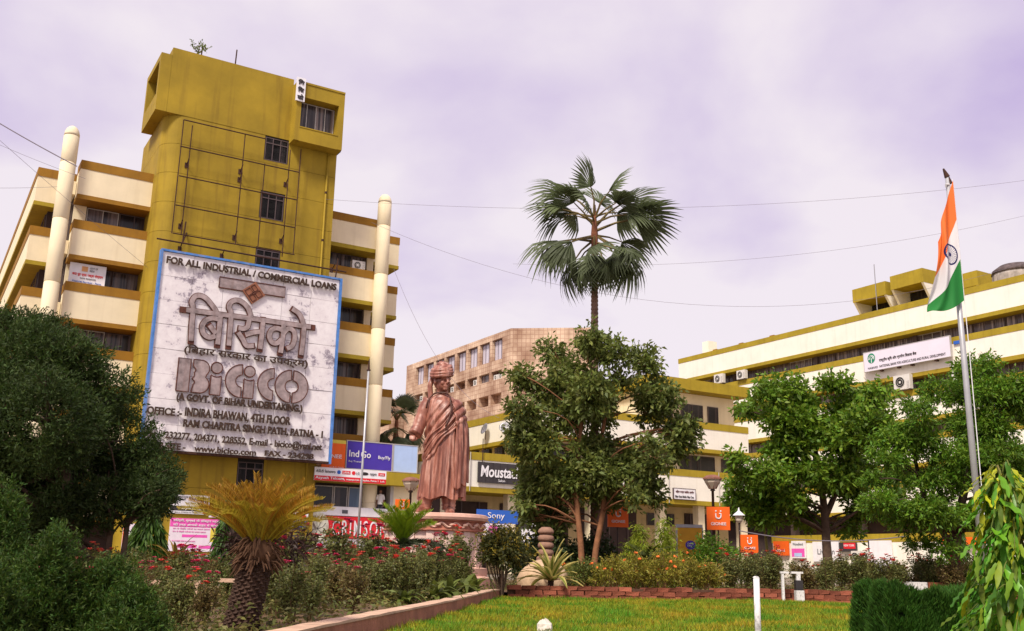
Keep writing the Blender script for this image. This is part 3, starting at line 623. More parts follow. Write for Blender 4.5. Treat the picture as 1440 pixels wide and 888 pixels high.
# shop annex under those signs
AX = gthing('shop_annex', 'low shop front with glazed upper floor under the phone brand sign', 'shop', 23, 55)
MB().box(19.85, 28.4, 55.9, 58.4, 0, 5.0).build('wall', DARKW, AX)
MB().box(19.8, 28.6, 54.6, 58.4, 5.0, 5.75).build('canopy_fascia', COPB, AX)
MB().box(19.78, 26.9, 54.75, 55.9, 3.12, 3.62).build('balcony_wall', WHITE, AX)
MB().box(19.78, 26.9, 54.8, 55.9, 1.35, 1.85).build('balcony_wall', WHITE, AX)
MB().box(19.85, 28.4, 55.2, 55.9, 0, 1.35).build('wall', DARKW, AX)
for a, b_ in ((20.0, 21.4), (21.45, 22.3), (22.35, 23.1), (23.15, 23.6)): window(AX, a, b_, 55.8, 3.64, 4.85, GLASSD if a != 22.35 else glassy('blue_reflecting_glass', (0.08, 0.13, 0.22), (0.2, 0.3, 0.4), 0.5, 2), FRAMEL, 1, 0.06)
MB().box(25.0, 27.6, 55.4, 57.6, 3.62, 5.0).build('side_room', CREAM, AX); MB().box(24.8, 25.0, 55.3, 57.6, 3.62, 5.0).build('pier', FRAMEL, AX)
b = board('clothing_shop_sign', 'large red shop sign with white capitals below the glazed shop floor', 20.1, 25.2, 1.88, 3.08, 54.7, RED); letter(b, 'CRIMSON', 21.05, 54.685, 2.02, 3.35, 0.86, WHITE, 0.012, 0.004, spacing=1.25)
disc(b, 20.15, 2.50, 0.80, 54.68, mat('cracked_pale_disc', (0.60, 0.58, 0.48), 0.6, 0.3, 4, stain=0.6, stain_col=(0.25, 0.2, 0.15), dscale=(3, 3, 3)), 'round_emblem', 0.82, 32, 0.04)
m = MB()
for q in range(7):
    a = q*0.9; m.tube([(20.15, 54.63, 2.35), (20.15+0.3*math.cos(a), 54.63, 2.45+0.35*math.sin(a)), (20.15+0.5*math.cos(a+0.3), 54.63, 2.5+0.6*math.sin(a+0.3))], 0.012, 4)
m.build('twig_drawing', INK, b)
for a in (21.6, 23.9): patch(b, a, a+0.35, 3.25, 3.45, 54.74, GREY, 'bracket')
# posters on the tower foot
b = board('optician_board', 'white optician board with black stripe on the tower foot', 11.95, 13.95, 2.85, 3.82, 54.30, WHITE); patch(b, 11.95, 13.95, 3.00, 3.25, 54.30, CHAR); letter(b, 'eyeplus,', 12.55, 54.285, 3.03, 1.15, 0.17, WHITE, 0.012, 0.01); letter(b, 'CORPORATE EYE TEST\nNEW TRENDS', 12.25, 54.29, 3.55, 0.75, 0.20, INK, 0.008); letter(b, 'Shop no. 23 Maurya Lok Complex', 12.2, 54.29, 2.89, 1.2, 0.07, INK, 0.008); patch(b, 13.65, 13.9, 2.88, 2.97, 54.30, RED)
disc(b, 13.55, 3.62, 0.10, 54.30, GREY, 'sketched_glasses', 1.6); disc(b, 13.5, 3.38, 0.08, 54.30, GREY, 'sketched_glasses', 1.9)
b = board('clinic_poster', 'pink and white Hindi clinic poster on the tower foot behind the left yucca', 12.05, 14.75, 0.95, 2.62, 54.32, PALEP); patch(b, 12.05, 14.75, 2.18, 2.62, 54.32, PINK)
letter(b, 'द\u093fल्ली, मुम्बई के डॉक्टर पटना', 12.2, 54.30, 2.42, 2.4, 0.17, WHITE, 0.012, 0.015); letter(b, 'की तरह आपके शहर में लाभ', 12.2, 54.30, 2.21, 2.3, 0.16, WHITE, 0.012, 0.015)
patch(b, 14.15, 14.75, 1.45, 2.16, 54.32, YEL)
for z, w in ((2.05, 1.9), (1.9, 1.7), (1.42, 1.2)): letter(b, 'रोग से पीड़ित मरीजों का सफल इलाज', 12.2, 54.31, z, w, 0.09, PINK, 0.008)
patch(b, 12.7, 14.0, 1.66, 1.80, 54.32, PINK); patch(b, 12.5, 13.5, 1.12, 1.28, 54.32, PINK); patch(b, 13.6, 14.5, 1.10, 1.26, 54.32, PINK)
b = board('small_poster', 'small red and white poster strip beside the optician board', 14.0, 14.9, 2.72, 2.97, 54.33, WHITE); letter(b, '% 12', 14.1, 54.31, 2.75, 0.7, 0.18, RED, 0.012, 0.02)
b = board('notice_strip', 'narrow white notice strip below the pink clinic poster', 13.1, 14.3, 0.60, 0.80, 54.33, WHITE); letter(b, 'PE TULSI', 13.2, 54.31, 0.64, 0.8, 0.12, INK, 0.01)
b = board('torn_poster', 'torn red and cream poster at the left foot of the tower', 9.75, 10.6, 0.5, 2.25, 54.15, PALEP); patch(b, 9.85, 10.4, 0.9, 1.5, 54.15, RED); patch(b, 9.75, 9.82, 0.5, 2.25, 54.15, ORANGE)
b = board('wall_advert', 'narrow yellow red and blue wall advert at the right foot of the tower', 18.62, 19.45, 2.4, 3.52, 54.30, WHITE); patch(b, 18.62, 19.45, 3.2, 3.52, 54.30, YEL); patch(b, 18.62, 19.45, 2.4, 2.72, 54.30, BLUE); disc(b, 19.03, 2.95, 0.17, 54.30, RED, rx=1.8); letter(b, 'LIC TIP', 18.7, 54.285, 3.3, 0.6, 0.12, RED, 0.01)
b = board('tower_name_sign', 'small vertical white name sign at the top of the mustard tower', 16.62, 17.16, 27.05, 28.55, 53.36, WHITE)
for k, s_ in enumerate(('\u093fब', '\u093fस', 'को')): letter(b, s_, 16.70, 53.345, 28.08-k*0.48, 0.38, 0.36, INK, 0.012, 0.05)
b = board('window_notice', 'white notice board with red Hindi lettering on the left wing window ledge', 5.95, 7.78, 14.78, 15.92, 56.35, WHITE)
letter(b, 'का0 पु0 प्रा0 शक्षा संस्थान', 6.1, 56.335, 15.2, 1.55, 0.20, RED, 0.01, 0.02); letter(b, 'पटना कार्यालय', 6.5, 56.335, 15.05, 0.8, 0.09, INK, 0.01); letter(b, 'Financial Services - Patna', 6.15, 56.335, 14.87, 1.45, 0.10, BLUE, 0.01); MB().box(6.55, 6.85, 56.325, 56.35, 15.50, 15.78).build('logo', mat('peach_ink', (0.7, 0.35, 0.15)), b); letter(b, 'GOVT OF\nINDIA', 6.95, 56.335, 15.52, 0.4, 0.25, GREY, 0.01)
b = board('barber_sign', 'dark slatted shop sign with white script on the gallery block', 31.03, 34.3, 5.62, 6.92, 55.85, CHAR)
for k in range(1, 6): patch(b, 31.03+k*0.545-0.012, 31.03+k*0.545+0.012, 5.62, 6.92, 55.852, BLACK, 'slat_gap')
letter(b, 'Moustach', 31.2, 55.83, 5.98, 2.95, 0.72, WHITE, 0.015, 0.02, shear=0.12); letter(b, 'Salon', 32.5, 55.83, 5.72, 0.5, 0.16, WHITE, 0.012)
m = MB(); m.tube([(31.35, 55.9, 6.92), (31.35, 55.9, 8.4)], 0.03, 6); m.build('hanger', RUST, b)
b = board('clinic_name_board', 'small white name board on the gallery block parapet left of the lamp', 47.05, 49.05, 5.38, 6.12, 55.90, WHITE, FRAME, fw=0.03); letter(b, 'बिहार राज्य महिला आयोग', 47.2, 55.885, 5.78, 1.7, 0.22, mat('maroon_ink', (0.12, 0.03, 0.03)), 0.01, 0.02); letter(b, 'Bihar State Mahila Vikas Com.', 47.15, 55.885, 5.48, 1.75, 0.16, INK, 0.01, 0.015)
# shop boards on the gallery ground floor
b = board('electronics_sign', 'blue electronics shop sign right behind the statue pedestal', 28.9, 31.7, 2.95, 3.72, 52.0, BLUE); letter(b, 'Sony', 29.6, 51.985, 3.12, 1.15, 0.45, WHITE, 0.012)
b = board('pink_banner', 'pale pink shop banner below the blue electronics sign', 28.8, 31.2, 2.15, 2.92, 52.0, PALEP); disc(b, 30.0, 2.52, 0.34, 52.0, PINK)
b = board('jeans_sign', 'black shop sign with white letters seen left of the ringed stone post', 31.85, 34.0, 1.55, 3.55, 52.0, CHAR); letter(b, 'Le', 32.35, 51.985, 2.85, 0.72, 0.5, WHITE, 0.012, 0.03); patch(b, 31.95, 33.9, 1.65, 2.7, 52.0, WHITE)
for q in range(8): disc(b, 32.25+0.2*q, 1.85+0.28*((q*5) % 3), 0.13, 51.995, CHAR, 'print_figure', 0.8, 8)
b = board('gallery_banner', 'red and white shop banner showing through the broad tree', 37.0, 41.0, 5.5, 6.8, 55.85, WHITE); patch(b, 37.0, 41.0, 6.3, 6.8, 55.85, RED); patch(b, 39.4, 40.8, 5.7, 6.2, 55.85, PINK)

# ------------------------------------------------------------------ boards on the bank front (reading along -t)
def sboard(name, label, t0, t1, z0, z1, s, m, cat='sign', frame=None):      # t0 is the left (far) end
    b = thing(name, label, cat, GU*s+GV*t0+Vector((0, 0, z0)), GA-math.pi/2)
    MB().box(0, t0-t1, 0, 0.18, 0, z1-z0).build('panel', m, b)
    if frame:
        f = MB(); w = t0-t1; h = z1-z0
        for q in ((-0.04, w+0.04, h, h+0.04), (-0.04, w+0.04, -0.04, 0), (-0.04, 0, 0, h), (w, w+0.04, 0, h)): f.box(q[0], q[1], -0.015, 0.17, q[2], q[3])
        f.build('frame', frame, b)
    return b
def stext(b, body, x, z, w, h, m, bold=0.0, **k): return link('lettering', text_mesh(body, w, h, 0.012, bold, m, **k), b, (x, -0.012, z))
b = sboard('bank_sign', 'long white bank sign with round green logo on the bank building', 52.2, 44.5, 15.87, 17.37, 63.6, mat('lilac_white_sign', (0.74, 0.68, 0.78), 0.5, 0.04, 1), frame=FRAMEL)
MB().extr([(0.72+0.36*math.cos(q*R(15)), 0.98+0.40*math.sin(q*R(15))) for q in range(24)], -0.012, 0.0).build('logo_disc', GREEN, b)
m = MB()
for r_ in (0.26, 0.16): m.tube([(0.72+r_*math.cos(R(-20+i*22)), -0.016, 0.95+r_*math.sin(R(-20+i*22))) for i in range(11)], 0.025, 4)
m.tube([(0.72, -0.016, 0.62), (0.72, -0.016, 1.0)], 0.03, 4); m.build('logo_leaf', WHITE, b)
stext(b, 'राष्ट्रीय कृ\u093fष और ग्रामीण \u093fवकास बैंक', 1.45, 0.52, 3.4, 0.34, INK, 0.008); stext(b, 'NABARD', 0.35, 0.14, 0.95, 0.16, GREY); stext(b, 'NATIONAL BANK FOR AGRICULTURE AND RURAL DEVELOPMENT', 1.45, 0.14, 5.85, 0.19, INK)
for x in (1.4, 3.0, 4.2, 6.3): MB().box(x, x+0.2, 0.02, 0.3, -0.16, -0.04).build('bracket', RUST, b)
sboard('blue_strip', 'short blue strip on the bank coping beside the long sign', 44.4, 43.55, 16.75, 16.98, 63.9, BLUE)
b = sboard('shop_board', 'white and pink shop board left of the tree trunk by the bank', 59.6, 58.2, 1.55, 2.9, 62.35, WHITE); MB().box(0.02, 1.38, -0.008, 0, 0.1, 0.75).build('print_panel', PINK, b); MB().box(0.3, 1.1, -0.014, 0, 0.12, 0.4).build('print_panel', SKYB, b); stext(b, 'Woodland', 0.15, 1.0, 1.1, 0.2, GREY)
b = sboard('denim_board', 'plain white shop board with thin grey lettering behind the tree trunk', 57.4, 54.8, 1.3, 2.82, 62.4, WHITE); stext(b, 'Live  In', 0.5, 0.55, 1.7, 0.42, GREY)
b = sboard('dark_red_board', 'small black and red shop board above the wall fans', 54.7, 53.1, 2.05, 2.75, 62.35, CHAR); MB().box(0.45, 1.58, -0.008, 0, 0.22, 0.66).build('print_panel', RED, b); stext(b, 'NEW YORK', 0.5, 0.38, 1.0, 0.16, WHITE)
b = sboard('white_hoarding', 'tall white hoarding at the shopfront half hidden by the feathery tree', 51.9, 49.9, 0.6, 2.85, 62.3, WHITE); MB().box(0.0, 0.12, -0.01, 0, 0, 2.25).build('dark_edge', CHAR, b)
b = sboard('orange_shop_board', 'orange shop board behind the rose bushes left of the bank boards', 61.6, 60.0, 1.75, 2.9, 62.35, ORANGE); stext(b, 'GIONEE', 0.3, 0.3, 1.0, 0.2, WHITE)
b = sboard('awning_board', 'orange awning board in the shade of the feathery tree', 45.5, 42.0, 2.5, 3.0, 62.2, ORANGE)
for k, t in enumerate((52.9, 52.0)):
    ac_unit(62.2, t+0.55, 1.15, 's', ['left one of the two shop air conditioners by the small dark red board', 'right one of the two shop air conditioners by the small dark red board'][k], 0.85, 0.95)
# ------------------------------------------------------------------ ground, beds, lawn
PAVE = mat('dusty_paving', (0.22, 0.18, 0.14), 0.9, 0.2, 0.5, 0.3, 12)
SOIL = mat('dry_soil', (0.15, 0.09, 0.05), 0.95, 0.4, 2.5, 0.6, 18)
TURF = mat('turf_soil', (0.10, 0.11, 0.015), 0.95, 0.4, 1.5, 0.6, 20)
tag(MB().add([(-600, -60, -0.05), (600, -60, -0.05), (600, 1100, -0.05), (-600, 1100, -0.05)], [(0, 1, 2, 3)]).build('ground', PAVE), kind='structure')
LK = [(-1.62, 3.5), (-1.28, 7.4), (-0.99, 9.92), (-0.66, 12.9), (-0.24, 18.0), (-0.08, 19.0)]          # left kerb, lawn side
BK = [(0.02, 19.05), (1.2, 19.15), (2.4, 19.3), (3.7, 19.8), (4.9, 20.4), (5.8, 20.3), (6.5, 19.2), (7.1, 17.4), (7.6, 15.2), (8.0, 12.5)]
tag(MB().add([(x, y, 0) for x, y in [(9.5, 1.0), (9.5, 12.5)]+BK[::-1]+LK[::-1]+[(-1.9, 1.0)]], [tuple(range(2+len(BK)+len(LK)+1))]).build('lawn', TURF), kind='structure')
poly = [(x-0.10, y, 0.10) for x, y in LK]+[(x, y+0.10, 0.10) for x, y in BK]+[(22, 12.5, 0.10), (26, 40, 0.10), (-20, 31, 0.10), (-16, 2.0, 0.10), (-1.75, 2.0, 0.10)]
tag(MB().add(poly, [tuple(range(len(poly)))]).build('garden_bed', SOIL), kind='structure')
# grass: real blades, thick and uneven
rng = np.random.default_rng(3)
def inside(px, py, poly):
    r = np.zeros(len(px), bool); n = len(poly); j = n-1
    for i in range(n):
        xi, yi = poly[i]; xj, yj = poly[j]
        c = ((yi > py) != (yj > py)) & (px < (xj-xi)*(py-yi)/(yj-yi+1e-12)+xi); r ^= c; j = i
    return r
def blades(n, region, hmin, hmax, w, m, name, label):
    px = rng.uniform(region[0], region[1], n*3); py = region[2]+(region[3]-region[2])*rng.random(n*3)**1.25
    lp = [(9.5, 1.0), (9.5, 12.5)]+BK[::-1]+LK[::-1]+[(-1.9, 1.0)]
    k = inside(px, py, lp); px = px[k][:n]; py = py[k][:n]; n = len(px)
    h = rng.uniform(hmin, hmax, n)*(0.7+0.5*np.sin(px*2.1+py*1.3)**2); a = rng.uniform(0, 2*np.pi, n); l = rng.normal(0, 0.45, (n, 2))*h[:, None]
    dx, dy = np.cos(a)*w*(0.6+py/14), np.sin(a)*w*(0.6+py/14)
    z0 = np.zeros(n)
    v = np.stack([np.stack([px-dx, py-dy, z0], 1), np.stack([px+dx, py+dy, z0], 1), np.stack([px+l[:, 0], py+l[:, 1], h], 1)], 1).reshape(-1, 3)
    o = link(name, npmesh(name, v, np.arange(3*n).reshape(-1, 3), m)); tag(o, label, 'grass', kind='stuff')
GRASS = mat('grass_blade', (0.15, 0.19, 0.012), 0.7, 0.55, 1.1, leaf=True, island=0.4, hue=0.045)
# yellower dry drifts come from a broad noise in the blade colour
t = GRASS.node_tree; rp = [x for x in t.nodes if x.type == 'VALTORGB'][0]; rp.color_ramp.elements[0].color = (0.10, 0.26, 0.012, 1); rp.color_ramp.elements[1].color = (0.46, 0.34, 0.020, 1); rp.color_ramp.elements[0].position = 0.42; rp.color_ramp.elements[1].position = 0.66
blades(120000, (-1.8, 8.2, 6.5, 20.6), 0.025, 0.075, 0.0042, GRASS, 'grass', 'short green and yellowing lawn grass inside the kerb')

# ------------------------------------------------------------------ kerbs
KERB = mat('worn_red_kerb_plaster', (0.36, 0.15, 0.095), 0.9, 0.35, 3.0, 0.5, 30, stain=0.6, stain_col=(0.16, 0.075, 0.045), dscale=(2, 2, 2))
kt = mat('pale_kerb_top', (0.55, 0.36, 0.25), 0.9, 0.25, 4, 0.4, 30)  # paler tone than the kerb sides
K = tag(MB().build('plaster_kerb', None), 'sloping red plastered kerb between the lawn and the rose bed', 'kerb') if False else thing('plaster_kerb', 'sloping red plastered kerb between the lawn and the rose bed', 'kerb', (-0.99, 9.92, 0))
ORG[K.name] = (-0.99, 9.92, 0)
def strip(pts, w, z0, z1, name, m, parent, side=-1, jit=0.0, lip=0.0):
    v = []; f = []; n = len(pts)
    for i, (x, y) in enumerate(pts):
        a = Vector(pts[max(i-1, 0)]); b = Vector(pts[min(i+1, n-1)]); d = (b-a).normalized(); q = Vector((-d.y, d.x))*w
        j = random.uniform(-jit, jit)
        v += [(x-q.x*lip, y-q.y*lip, z0), (x-q.x*lip, y-q.y*lip, z1+j), (x+q.x*(1+lip), y+q.y*(1+lip), z1+j), (x+q.x*(1+lip), y+q.y*(1+lip), z0)]
    for i in range(n-1):
        for k in range(4): f.append((4*i+k, 4*i+(k+1) % 4, 4*i+4+(k+1) % 4, 4*i+4+k))
    f += [(0, 1, 2, 3), (4*n-1, 4*n-2, 4*n-3, 4*n-4)]
    return MB().add(v, f).build(name, m, parent)
def resample(p, step):
    o = [p[0]]; acc = 0
    for a, b in zip(p[:-1], p[1:]):
        L = math.dist(a, b); k = max(1, int(L/step))
        o += [(a[0]+(b[0]-a[0])*i/k, a[1]+(b[1]-a[1])*i/k) for i in range(1, k+1)]
    return o
random.seed(2)
lk = resample(LK, 0.3)
strip(lk, 0.16, -0.05, 0.145, 'kerb_body', KERB, K, jit=0.004); strip(lk, 0.16, 0.146, 0.165, 'kerb_cap', kt, K, jit=0.004, lip=0.06)
BRK = mat('red_brick', (0.27, 0.078, 0.045), 0.9, 0.35, 6, 0.5, 40, objrand=0.4, stain=0.5, stain_col=(0.12, 0.05, 0.03), dscale=(3, 3, 3))
BW = thing('brick_kerb', 'low curved red brick kerb along the far side of the lawn', 'kerb', (3, 19.5, 0)); ORG[BW.name] = (3, 19.5, 0)
strip([(x, y+0.04) for x, y in resample(BK, 0.4)], 0.14, -0.05, 0.20, 'mortar_bed', mat('brown_mortar', (0.10, 0.05, 0.03), 0.95, 0.3, 6), BW)
bmesh_ = []
for q in range(4):
    random.seed(q); m = MB(); m.box(-0.122, 0.122, -0.02, 0.18, -0.036, 0.036)
    m.v = [(x+random.uniform(-0.012, 0.012), y+random.uniform(-0.014, 0.01), z+random.uniform(-0.008, 0.008)) for x, y, z in m.v]; bmesh_.append(m.mesh('brick', BRK))
fine = resample(BK, 0.01); cum = [0]
for a, b in zip(fine[:-1], fine[1:]): cum.append(cum[-1]+math.dist(a, b))
def along(d):
    i = min(int(np.searchsorted(cum, d)), len(fine)-2); a, b = fine[i], fine[i+1]; return a, math.atan2(b[1]-a[1], b[0]-a[0])
for c in range(3):
    d = 0.13+(0.13 if c % 2 else 0)
    while d < cum[-1]-0.2:
        (x, y), an = along(d)
        if not (c == 2 and random.random() < 0.10):
            o = link('brick', random.choice(bmesh_), BW, (x-3, y-19.5, 0.035+0.08*c+random.uniform(-0.006, 0.006)), (random.uniform(-0.04, 0.04), random.uniform(-0.03, 0.03), an+random.uniform(-0.04, 0.04)))
        d += 0.258
# whitewashed edging stones behind the bricks
WST = mat('whitewashed_stone', (0.62, 0.55, 0.48), 0.9, 0.25, 8, 0.4, 30)
def stone_mesh(seed, m, sx=1, sy=1, sz=0.7):
    r = random.Random(seed); b = MB(); b.ball((0, 0, 0), (sx, sy, sz), 9, 6); b.v = [(x*(1+r.uniform(-0.16, 0.16)), y*(1+r.uniform(-0.16, 0.16)), z*(1+r.uniform(-0.16, 0.16))) for x, y, z in b.v]
    return b.mesh('stone', m)
sm = [stone_mesh(i, WST, 0.055, 0.05, 0.045) for i in range(4)]
d = 1.0; k = 0
while d < 9.0:
    (x, y), an = along(d)
    if random.random() < 0.75:
        tag(link('edging_stone', random.choice(sm), None, (x-math.sin(an)*0.33, y+math.cos(an)*0.33+random.uniform(-0.04, 0.04), 0.13), (0, 0, random.uniform(0, 6)), random.uniform(0.7, 1.3)), 'small whitewashed edging stone lying behind the brick kerb', 'stone', 'whitewashed edging stones'); k += 1
    d += random.uniform(0.12, 0.24)
tag(link('rock', stone_mesh(9, WST, 0.085, 0.07, 0.08), None, (0.36, 9.7, 0.035)), 'pale grey rock lying on the lawn at the bottom edge', 'rock')

# ------------------------------------------------------------------ pedestal
PX, PY = -1.52, 21.0
PINKST = mat('pink_stone_wash', (0.66, 0.40, 0.31), 0.75, 0.15, 1.5, 0.25, 30, stain=0.45, stain_col=(0.42, 0.20, 0.14))
PALEST = mat('pale_pink_render', (0.72, 0.52, 0.45), 0.8, 0.10, 1.5, 0.2, 30, stain=0.3, stain_col=(0.50, 0.30, 0.24))
CARV = mat('red_carved_band', (0.40, 0.15, 0.10), 0.8, 0.3, 5, 0.3, 40)
PD = thing('statue_pedestal', 'round pink stone pedestal with carved frieze under the bronze figure', 'pedestal', (PX, PY, 0.05))
MB().lathe([(1.18, 0), (1.18, 0.30), (1.12, 0.34), (1.12, 0.5), (1.0, 0.52)], 40).build('plinth', PINKST, PD)
MB().lathe([(0.97, 0.5), (0.97, 1.26)], 32).build('drum', PALEST, PD)
for i in range(16):
    a = 2*math.pi*i/16; m = MB(); m.box(-0.075, 0.075, 0.93, 1.005, 0.52, 1.26); o = m.build('pilaster', PALEST, PD); o.rotation_euler = (0, 0, a)
MB().lathe([(1.0, 1.26), (1.05, 1.275), (1.05, 1.30), (1.02, 1.31), (1.02, 1.46), (1.06, 1.47), (1.06, 1.495)], 48).build('frieze', CARV, PD)
m = MB()
m.tube([((1.03)*math.cos(q), (1.03)*math.sin(q), 1.385+0.045*math.sin(q*22)) for q in [i*2*math.pi/264 for i in range(265)]], 0.024, 5, False)
m.build('scroll_carving', PINKST, PD)
lm_ = MB(); lm_.ball((0, 0, 0), (0.07, 0.03, 0.035), 8, 5); lm_ = lm_.mesh('carved_leaf', PINKST, smooth=True)
for i in range(22):
    a = 2*math.pi*i/22; link('carved_leaf', lm_, PD, (1.04*math.cos(a), 1.04*math.sin(a), 1.39), (0.5, 0, a+math.pi/2))
MB().lathe([(1.0, 1.495), (1.10, 1.505), (1.12, 1.56), (1.10, 1.625), (1.06, 1.64), (0.3, 1.64)], 48).build('top_slab', PINKST, PD)
PD.scale = (1, 1, 0.925); ptop = 0.05+1.64*0.925

# ------------------------------------------------------------------ the statue (a turbaned figure in a long robe)
BRZ = mat('copper_coloured_paint', (0.45, 0.185, 0.125), 0.42, 0.28, 2.2, 0.15, 25, stain=0.95, stain_col=(0.15, 0.042, 0.028), spec=0.5, dscale=(4.5, 4.5, 0.35))
for nd_ in BRZ.node_tree.nodes:      # rain-streaked paint: pale highlights put into the colour, red-brown body, dark runs
    if nd_.type == 'MIX': nd_.inputs[7].default_value = (0.13, 0.036, 0.024, 1)
vr = [x for x in BRZ.node_tree.nodes if x.type == 'VALTORGB']
e = vr[0].color_ramp.elements; e[0].position = 0.36; e[0].color = (0.20, 0.064, 0.042, 1); e[1].position = 0.66; e[1].color = (0.54, 0.29, 0.225, 1); x_ = e.new(0.50); x_.color = (0.34, 0.13, 0.088, 1)
ns_ = [x for x in BRZ.node_tree.nodes if x.type == 'TEX_NOISE'][0]; mp_ = BRZ.node_tree.nodes.new('ShaderNodeMapping'); mp_.inputs['Scale'].default_value = (3.0, 3.0, 0.8)
BRZ.node_tree.links.new([x for x in BRZ.node_tree.nodes if x.type == 'TEX_COORD'][0].outputs['Object'], mp_.inputs['Vector']); BRZ.node_tree.links.new(mp_.outputs[0], ns_.inputs['Vector'])
e = vr[1].color_ramp.elements; e[0].position = 0.50; e[1].position = 0.66
BRZD = mat('dark_bronze_bead', (0.08, 0.03, 0.02), 0.5, 0.3, 5)
ST = thing('statue', 'copper coloured statue of a turbaned figure in a long robe on the pink pedestal', 'statue', (PX+0.16, PY-0.02, ptop), R(0)); ST.scale = (1.04, 1.04, 1.04)
u = 3.11/208
def X(p): return (p-622)*u
def Z(p): return (718-p)*u
# core figure: legs, torso, neck, head, right arm and hand in one continuous skin
c = MB()
hx, hz = X(616), Z(540); turn = R(38)
def hd(x, y, z):      # head-local (x right of the face, y behind, z up) to statue space
    ca, sa = math.cos(turn), math.sin(turn); return (hx+x*ca-y*sa, -0.05+x*sa+y*ca, hz+z)
def hball(p, r, seg=14, rings=10):
    b = MB(); b.ball((0, 0, 0), r, seg, rings); c.add([hd(p[0]+x, p[1]+y, p[2]+z) for x, y, z in b.v], b.f)
hball((0, 0.03, 0.03), (0.155, 0.185, 0.205), 20, 14)            # skull
hball((0, -0.03, -0.07), (0.125, 0.145, 0.140), 18, 12)          # jaw and cheeks
hball((0, -0.135, -0.165), (0.05, 0.045, 0.04))                  # chin
hball((0.07, -0.125, -0.045), (0.05, 0.04, 0.05)); hball((-0.07, -0.125, -0.045), (0.05, 0.04, 0.05))   # cheeks
c.tube([hd(0, -0.175, 0.045), hd(0, -0.205, 0.0), hd(0, -0.225, -0.045)], [0.022, 0.026, 0.034], 8); hball((0, -0.205, -0.05), (0.042, 0.032, 0.022))   # nose
c.tube([hd(-0.11, -0.135, 0.05), hd(-0.05, -0.180, 0.062), hd(0, -0.178, 0.05), hd(0.05, -0.180, 0.062), hd(0.11, -0.135, 0.05)], 0.020, 6)     # brow
c.tube([hd(-0.055, -0.158, -0.108), hd(0, -0.180, -0.100), hd(0.055, -0.158, -0.108)], [0.012, 0.018, 0.012], 6); c.tube([hd(-0.045, -0.158, -0.128), hd(0, -0.175, -0.132), hd(0.045, -0.158, -0.128)], [0.012, 0.018, 0.012], 6)  # lips
for e in (-1, 1): hball((e*0.056, -0.152, 0.018), (0.026, 0.018, 0.015), 10, 6); hball((e*0.158, 0.02, -0.01), (0.022, 0.045, 0.06), 10, 6)      # eyelids, ears
c.tube([(hx-0.01, 0.0, hz-0.05), (X(617), 0.03, Z(560)), (X(617), 0.05, Z(575))], [0.115, 0.125, 0.19], 14)     # neck
c.tube([(X(617), 0.05, Z(566)), (X(618), 0.04, Z(600)), (X(620), 0.04, Z(640)), (X(620), 0.04, Z(670))], [0.24, 0.30, 0.27, 0.22], 16)
c.tube([(X(597), 0.02, Z(569)), (X(590), -0.02, Z(590)), (X(586), -0.08, Z(604)), (X(582), -0.16, Z(614))], [0.12, 0.10, 0.085, 0.06], 12)      # arm
c.tube([(X(610), 0.0, Z(668)), (X(602), -0.02, Z(695)), (X(598), -0.03, Z(711))], [0.20, 0.125, 0.105], 12)
c.tube([(X(630), 0.06, Z(668)), (X(630), 0.06, Z(695)), (X(630), 0.06, Z(711))], [0.20, 0.14, 0.12], 12)
# hand: palm, four curled fingers of different lengths, thumb
hp = Vector((X(580), -0.21, Z(618.5))); c.ball(hp, (0.055, 0.075, 0.065), 10, 8)
for i, (ln, dx) in enumerate(((0.95, 0.045), (1.08, 0.016), (1.0, -0.014), (0.8, -0.042))):
    b0 = hp+Vector((dx, -0.045, 0.025)); c.tube([b0, b0+Vector((0, -0.055*ln, -0.012)), b0+Vector((0, -0.070*ln, -0.060*ln)), b0+Vector((0, -0.030*ln, -0.090*ln))], [0.021, 0.020, 0.018, 0.015], 7)
c.tube([hp+Vector((0.05, 0.01, 0.01)), hp+Vector((0.085, -0.03, -0.02)), hp+Vector((0.07, -0.075, -0.05))], [0.026, 0.023, 0.018], 7)
# shoes
for fx, fy, an in ((X(594), -0.12, R(-28)), (X(632), -0.02, R(8))):
    pts = [(0, 0.14, 0.06), (0, 0.03, 0.08), (0, -0.12, 0.055), (0, -0.22, 0.04)]
    c.tube([(fx+y*math.sin(an)*-1, fy+y*math.cos(an), z) for x, y, z in pts], [0.085, 0.105, 0.095, 0.05], 10)
body = c.build('body', BRZ, ST, True)
md = body.modifiers.new('skin', 'REMESH'); md.mode = 'VOXEL'; md.voxel_size = 0.0125; md.use_smooth_shade = True
sm_ = body.modifiers.new('soft', 'SMOOTH'); sm_.factor = 0.5; sm_.iterations = 2
# dark eyes set under the lids
for e in (-1, 1):
    m = MB(); m.ball((0, 0, 0), (0.020, 0.012, 0.009), 8, 6); o = m.build('eye', BRZD, body, True); o.location = hd(e*0.056, -0.170, 0.012)
